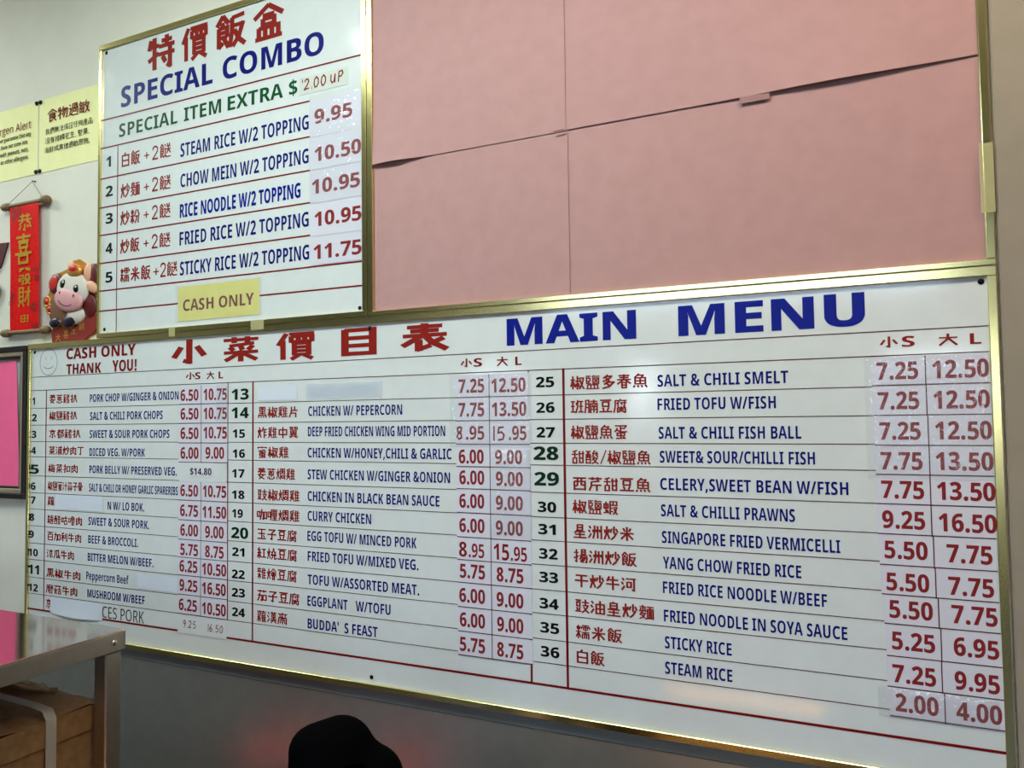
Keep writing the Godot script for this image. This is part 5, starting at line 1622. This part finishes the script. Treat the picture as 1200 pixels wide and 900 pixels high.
	"甘": "3 24 97 24/24 4 24 96/76 4 76 96/24 58 76 58/24 92 76 92",
	"甜": "*舌 0 0 50 100|*甘 50 4 100 98",
	"夋": "50 2 22 26 80 24/70 12 88 34/36 32 12 50/64 32 92 50/46 46 16 72/40 58 82 58 52 84 12 98/36 66 60 86 97 98",
	"酸": "*酉 0 2 42 100|*夋 42 0 100 100",
	"西": "4 10 96 10/36 10 34 60 20 70/62 10 62 58 84 62/12 34 12 97/12 34 88 34 88 97/12 90 88 90",
	"斤": "82 4 20 14/20 14 20 50 4 98/20 44 96 44/62 44 62 98",
	"芹": "*艹 0 0 100 26|*斤 6 26 96 100",
	"叚": "14 4 14 97/14 6 48 6 48 32/14 32 48 32/14 54 48 54/14 76 48 76/58 6 90 6 90 32 58 32/56 48 90 48 76 74 50 97/60 56 74 80 97 97",
	"蝦": "*虫 0 6 40 94|*叚 40 0 100 100",
	"生": "28 2 10 36/22 18 88 18/50 2 50 90/14 52 86 52/3 90 97 90",
	"星": "*日 22 0 78 46|*生 2 42 98 100",
	"州": "22 4 20 55 6 96/4 34 10 52/52 8 52 94/36 32 42 50/88 4 88 98/68 32 76 50",
	"洲": "*氵 0 0 30 100|*州 30 0 100 100",
	"昜": "*日 18 0 82 40|4 46 96 46/32 46 6 74/30 60 90 60 84 94 68 92/52 60 16 92/72 60 36 97",
	"揚": "*扌 0 0 40 100|*昜 40 0 100 100",
	"干": "10 14 90 14/3 50 97 50/50 14 50 98",
	"可": "3 12 97 12/80 12 80 92 60 86|*口 8 28 58 78",
	"河": "*氵 0 0 32 100|*可 30 0 100 100",
	"由": "10 26 10 97/10 28 90 28 90 97/10 60 90 60/50 4 50 92/10 92 90 92",
	"油": "*氵 0 0 32 100|*由 32 0 100 100",
	"皇": "*白 18 0 82 50|*王 2 48 98 102",
	"恭": "*共 0 0 100 62|50 58 50 92 38 86/22 66 10 86/68 66 74 78/86 64 94 80",
	"喜": "10 10 90 10/50 0 50 24/20 24 80 24|*口 22 26 78 50|32 52 38 62/68 52 62 62/3 66 97 66|*口 18 66 82 104",
	"癶": "10 14 40 12 8 44/14 26 26 38/56 6 64 24 95 44/78 8 66 22/92 18 76 32",
	"弓": "12 8 84 8 84 38 14 38 14 62 88 62 78 96 52 90",
	"殳": "26 4 24 28 8 46/26 6 70 6 70 34 92 34/12 52 84 52 52 82 8 98/26 60 58 84 96 98",
	"發": "*癶 0 0 100 46|*弓 4 42 48 100|*殳 48 40 100 100",
	"才": "5 28 95 28/66 3 66 94 48 88/62 30 8 76",
	"財": "*貝 0 0 52 100|*才 50 0 100 100",
	"勿": "28 3 6 44/20 24 92 24 84 92 66 88/50 24 12 70/72 24 30 90",
	"物": "*牜 0 0 40 100|*勿 40 0 100 100",
	"咼": "20 4 20 40/20 6 80 6 80 40/48 22 48 40/48 22 80 22/8 42 8 98/8 42 92 42 92 92 80 92|*口 26 50 74 84",
	"過": "*辶 0 0 100 100|*咼 30 0 98 84",
	"攵": "36 2 8 44/28 26 96 26/76 26 60 66 8 97/30 38 56 74 97 97",
	"敏": "*每 0 0 56 100|*攵 54 0 100 100",
	"我": "40 4 14 14/3 34 97 34/30 10 30 92 14 86/4 70 50 56/58 3 66 55 96 92 96 74/88 48 48 90/74 8 86 20",
	"們": "*亻 0 0 32 100|*門 32 0 100 100",
	"無": "28 2 8 26/22 16 92 16/5 40 95 40/5 64 95 64/22 16 22 64/42 16 42 64/62 16 62 64/82 16 82 64/14 76 6 97/36 76 40 96/60 76 66 96/82 74 95 96",
	"去": "14 24 86 24/50 3 50 48/3 48 97 48/46 48 18 88 80 86/68 66 90 97",
	"法": "*氵 0 0 32 100|*去 32 0 100 100",
	"保": "*亻 0 0 36 100|*口 42 2 92 42|*木 34 36 100 100",
	"言": "50 0 50 10/6 16 94 16/18 32 82 32/18 46 82 46|*口 16 52 84 104",
	"登": "*癶 0 0 100 40|*豆 12 36 88 100",
	"證": "*言 0 0 38 100|*登 38 0 100 100",
	"壬": "86 6 18 14/4 46 96 46/50 12 50 90/14 90 86 90",
	"任": "*亻 0 0 36 100|*壬 36 0 100 100",
	"何": "*亻 0 0 36 100|*可 34 0 100 100",
	"產": "50 0 50 10/12 12 88 12/34 14 64 28/66 14 30 28/10 34 94 34/12 34 12 60 2 98|*生 20 40 96 100",
	"品": "*口 24 0 76 46|*口 0 50 48 100|*口 52 50 100 100",
	"沒": "*氵 0 0 32 100|*殳 30 0 100 100",
	"有": "4 18 96 18/44 2 8 56|*月 24 34 86 100",
	"妾": "50 0 50 10/10 14 90 14/30 18 36 34/70 18 62 34/4 40 96 40|*女 4 42 96 100",
	"接": "*扌 0 0 40 100|*妾 38 0 100 100",
	"角": "36 2 10 30/30 14 66 14 56 28/18 28 16 70 4 98/18 28 82 28 82 92/18 50 82 50/18 70 82 70/50 28 50 92",
	"蜀": "*罒 10 0 90 26|24 28 8 56/22 34 92 34 86 96|*虫 24 42 74 92",
	"觸": "*角 0 0 42 100|*蜀 42 0 100 100",
	"化": "30 4 8 44/22 26 22 98/90 10 50 50/50 4 50 92 94 92 94 76",
	"花": "*艹 0 0 100 26|*化 4 26 96 100",
	"堅": "*臣 4 0 50 58|*又 50 4 98 58|*土 4 56 96 100",
	"果": "20 4 20 46/20 6 80 6 80 46/20 26 80 26/20 46 80 46/50 6 50 98/4 60 96 60/46 62 8 94/54 62 92 94",
	"海": "*氵 0 0 32 100|*每 30 0 100 100",
	"羊": "28 2 38 18/72 2 62 18/8 26 92 26/14 46 86 46/3 68 97 68/50 26 50 98",
	"鮮": "*魚 0 0 50 100|*羊 50 0 100 100",
	"或": "3 24 97 24/60 3 68 60 96 94 96 76/86 44 46 92/76 6 88 16|*口 6 32 46 68|4 86 50 76",
	"其": "4 18 96 18/28 3 28 70/72 3 72 70/28 36 72 36/28 53 72 53/3 70 97 70/34 78 10 97/66 78 92 97",
	"也": "4 44 92 24 88 66 74 62/52 3 52 74/24 18 24 92 94 92 94 76",
	"他": "*亻 0 0 36 100|*也 34 0 100 100",
	"原": "6 8 96 8/10 8 10 55 2 98|*白 26 12 88 60|56 60 56 94 44 90/34 68 20 90/76 68 94 90",
	"left_half": "10 22 88 22/60 2 52 40 10 96/40 50 80 96/70 4 92 14",
}
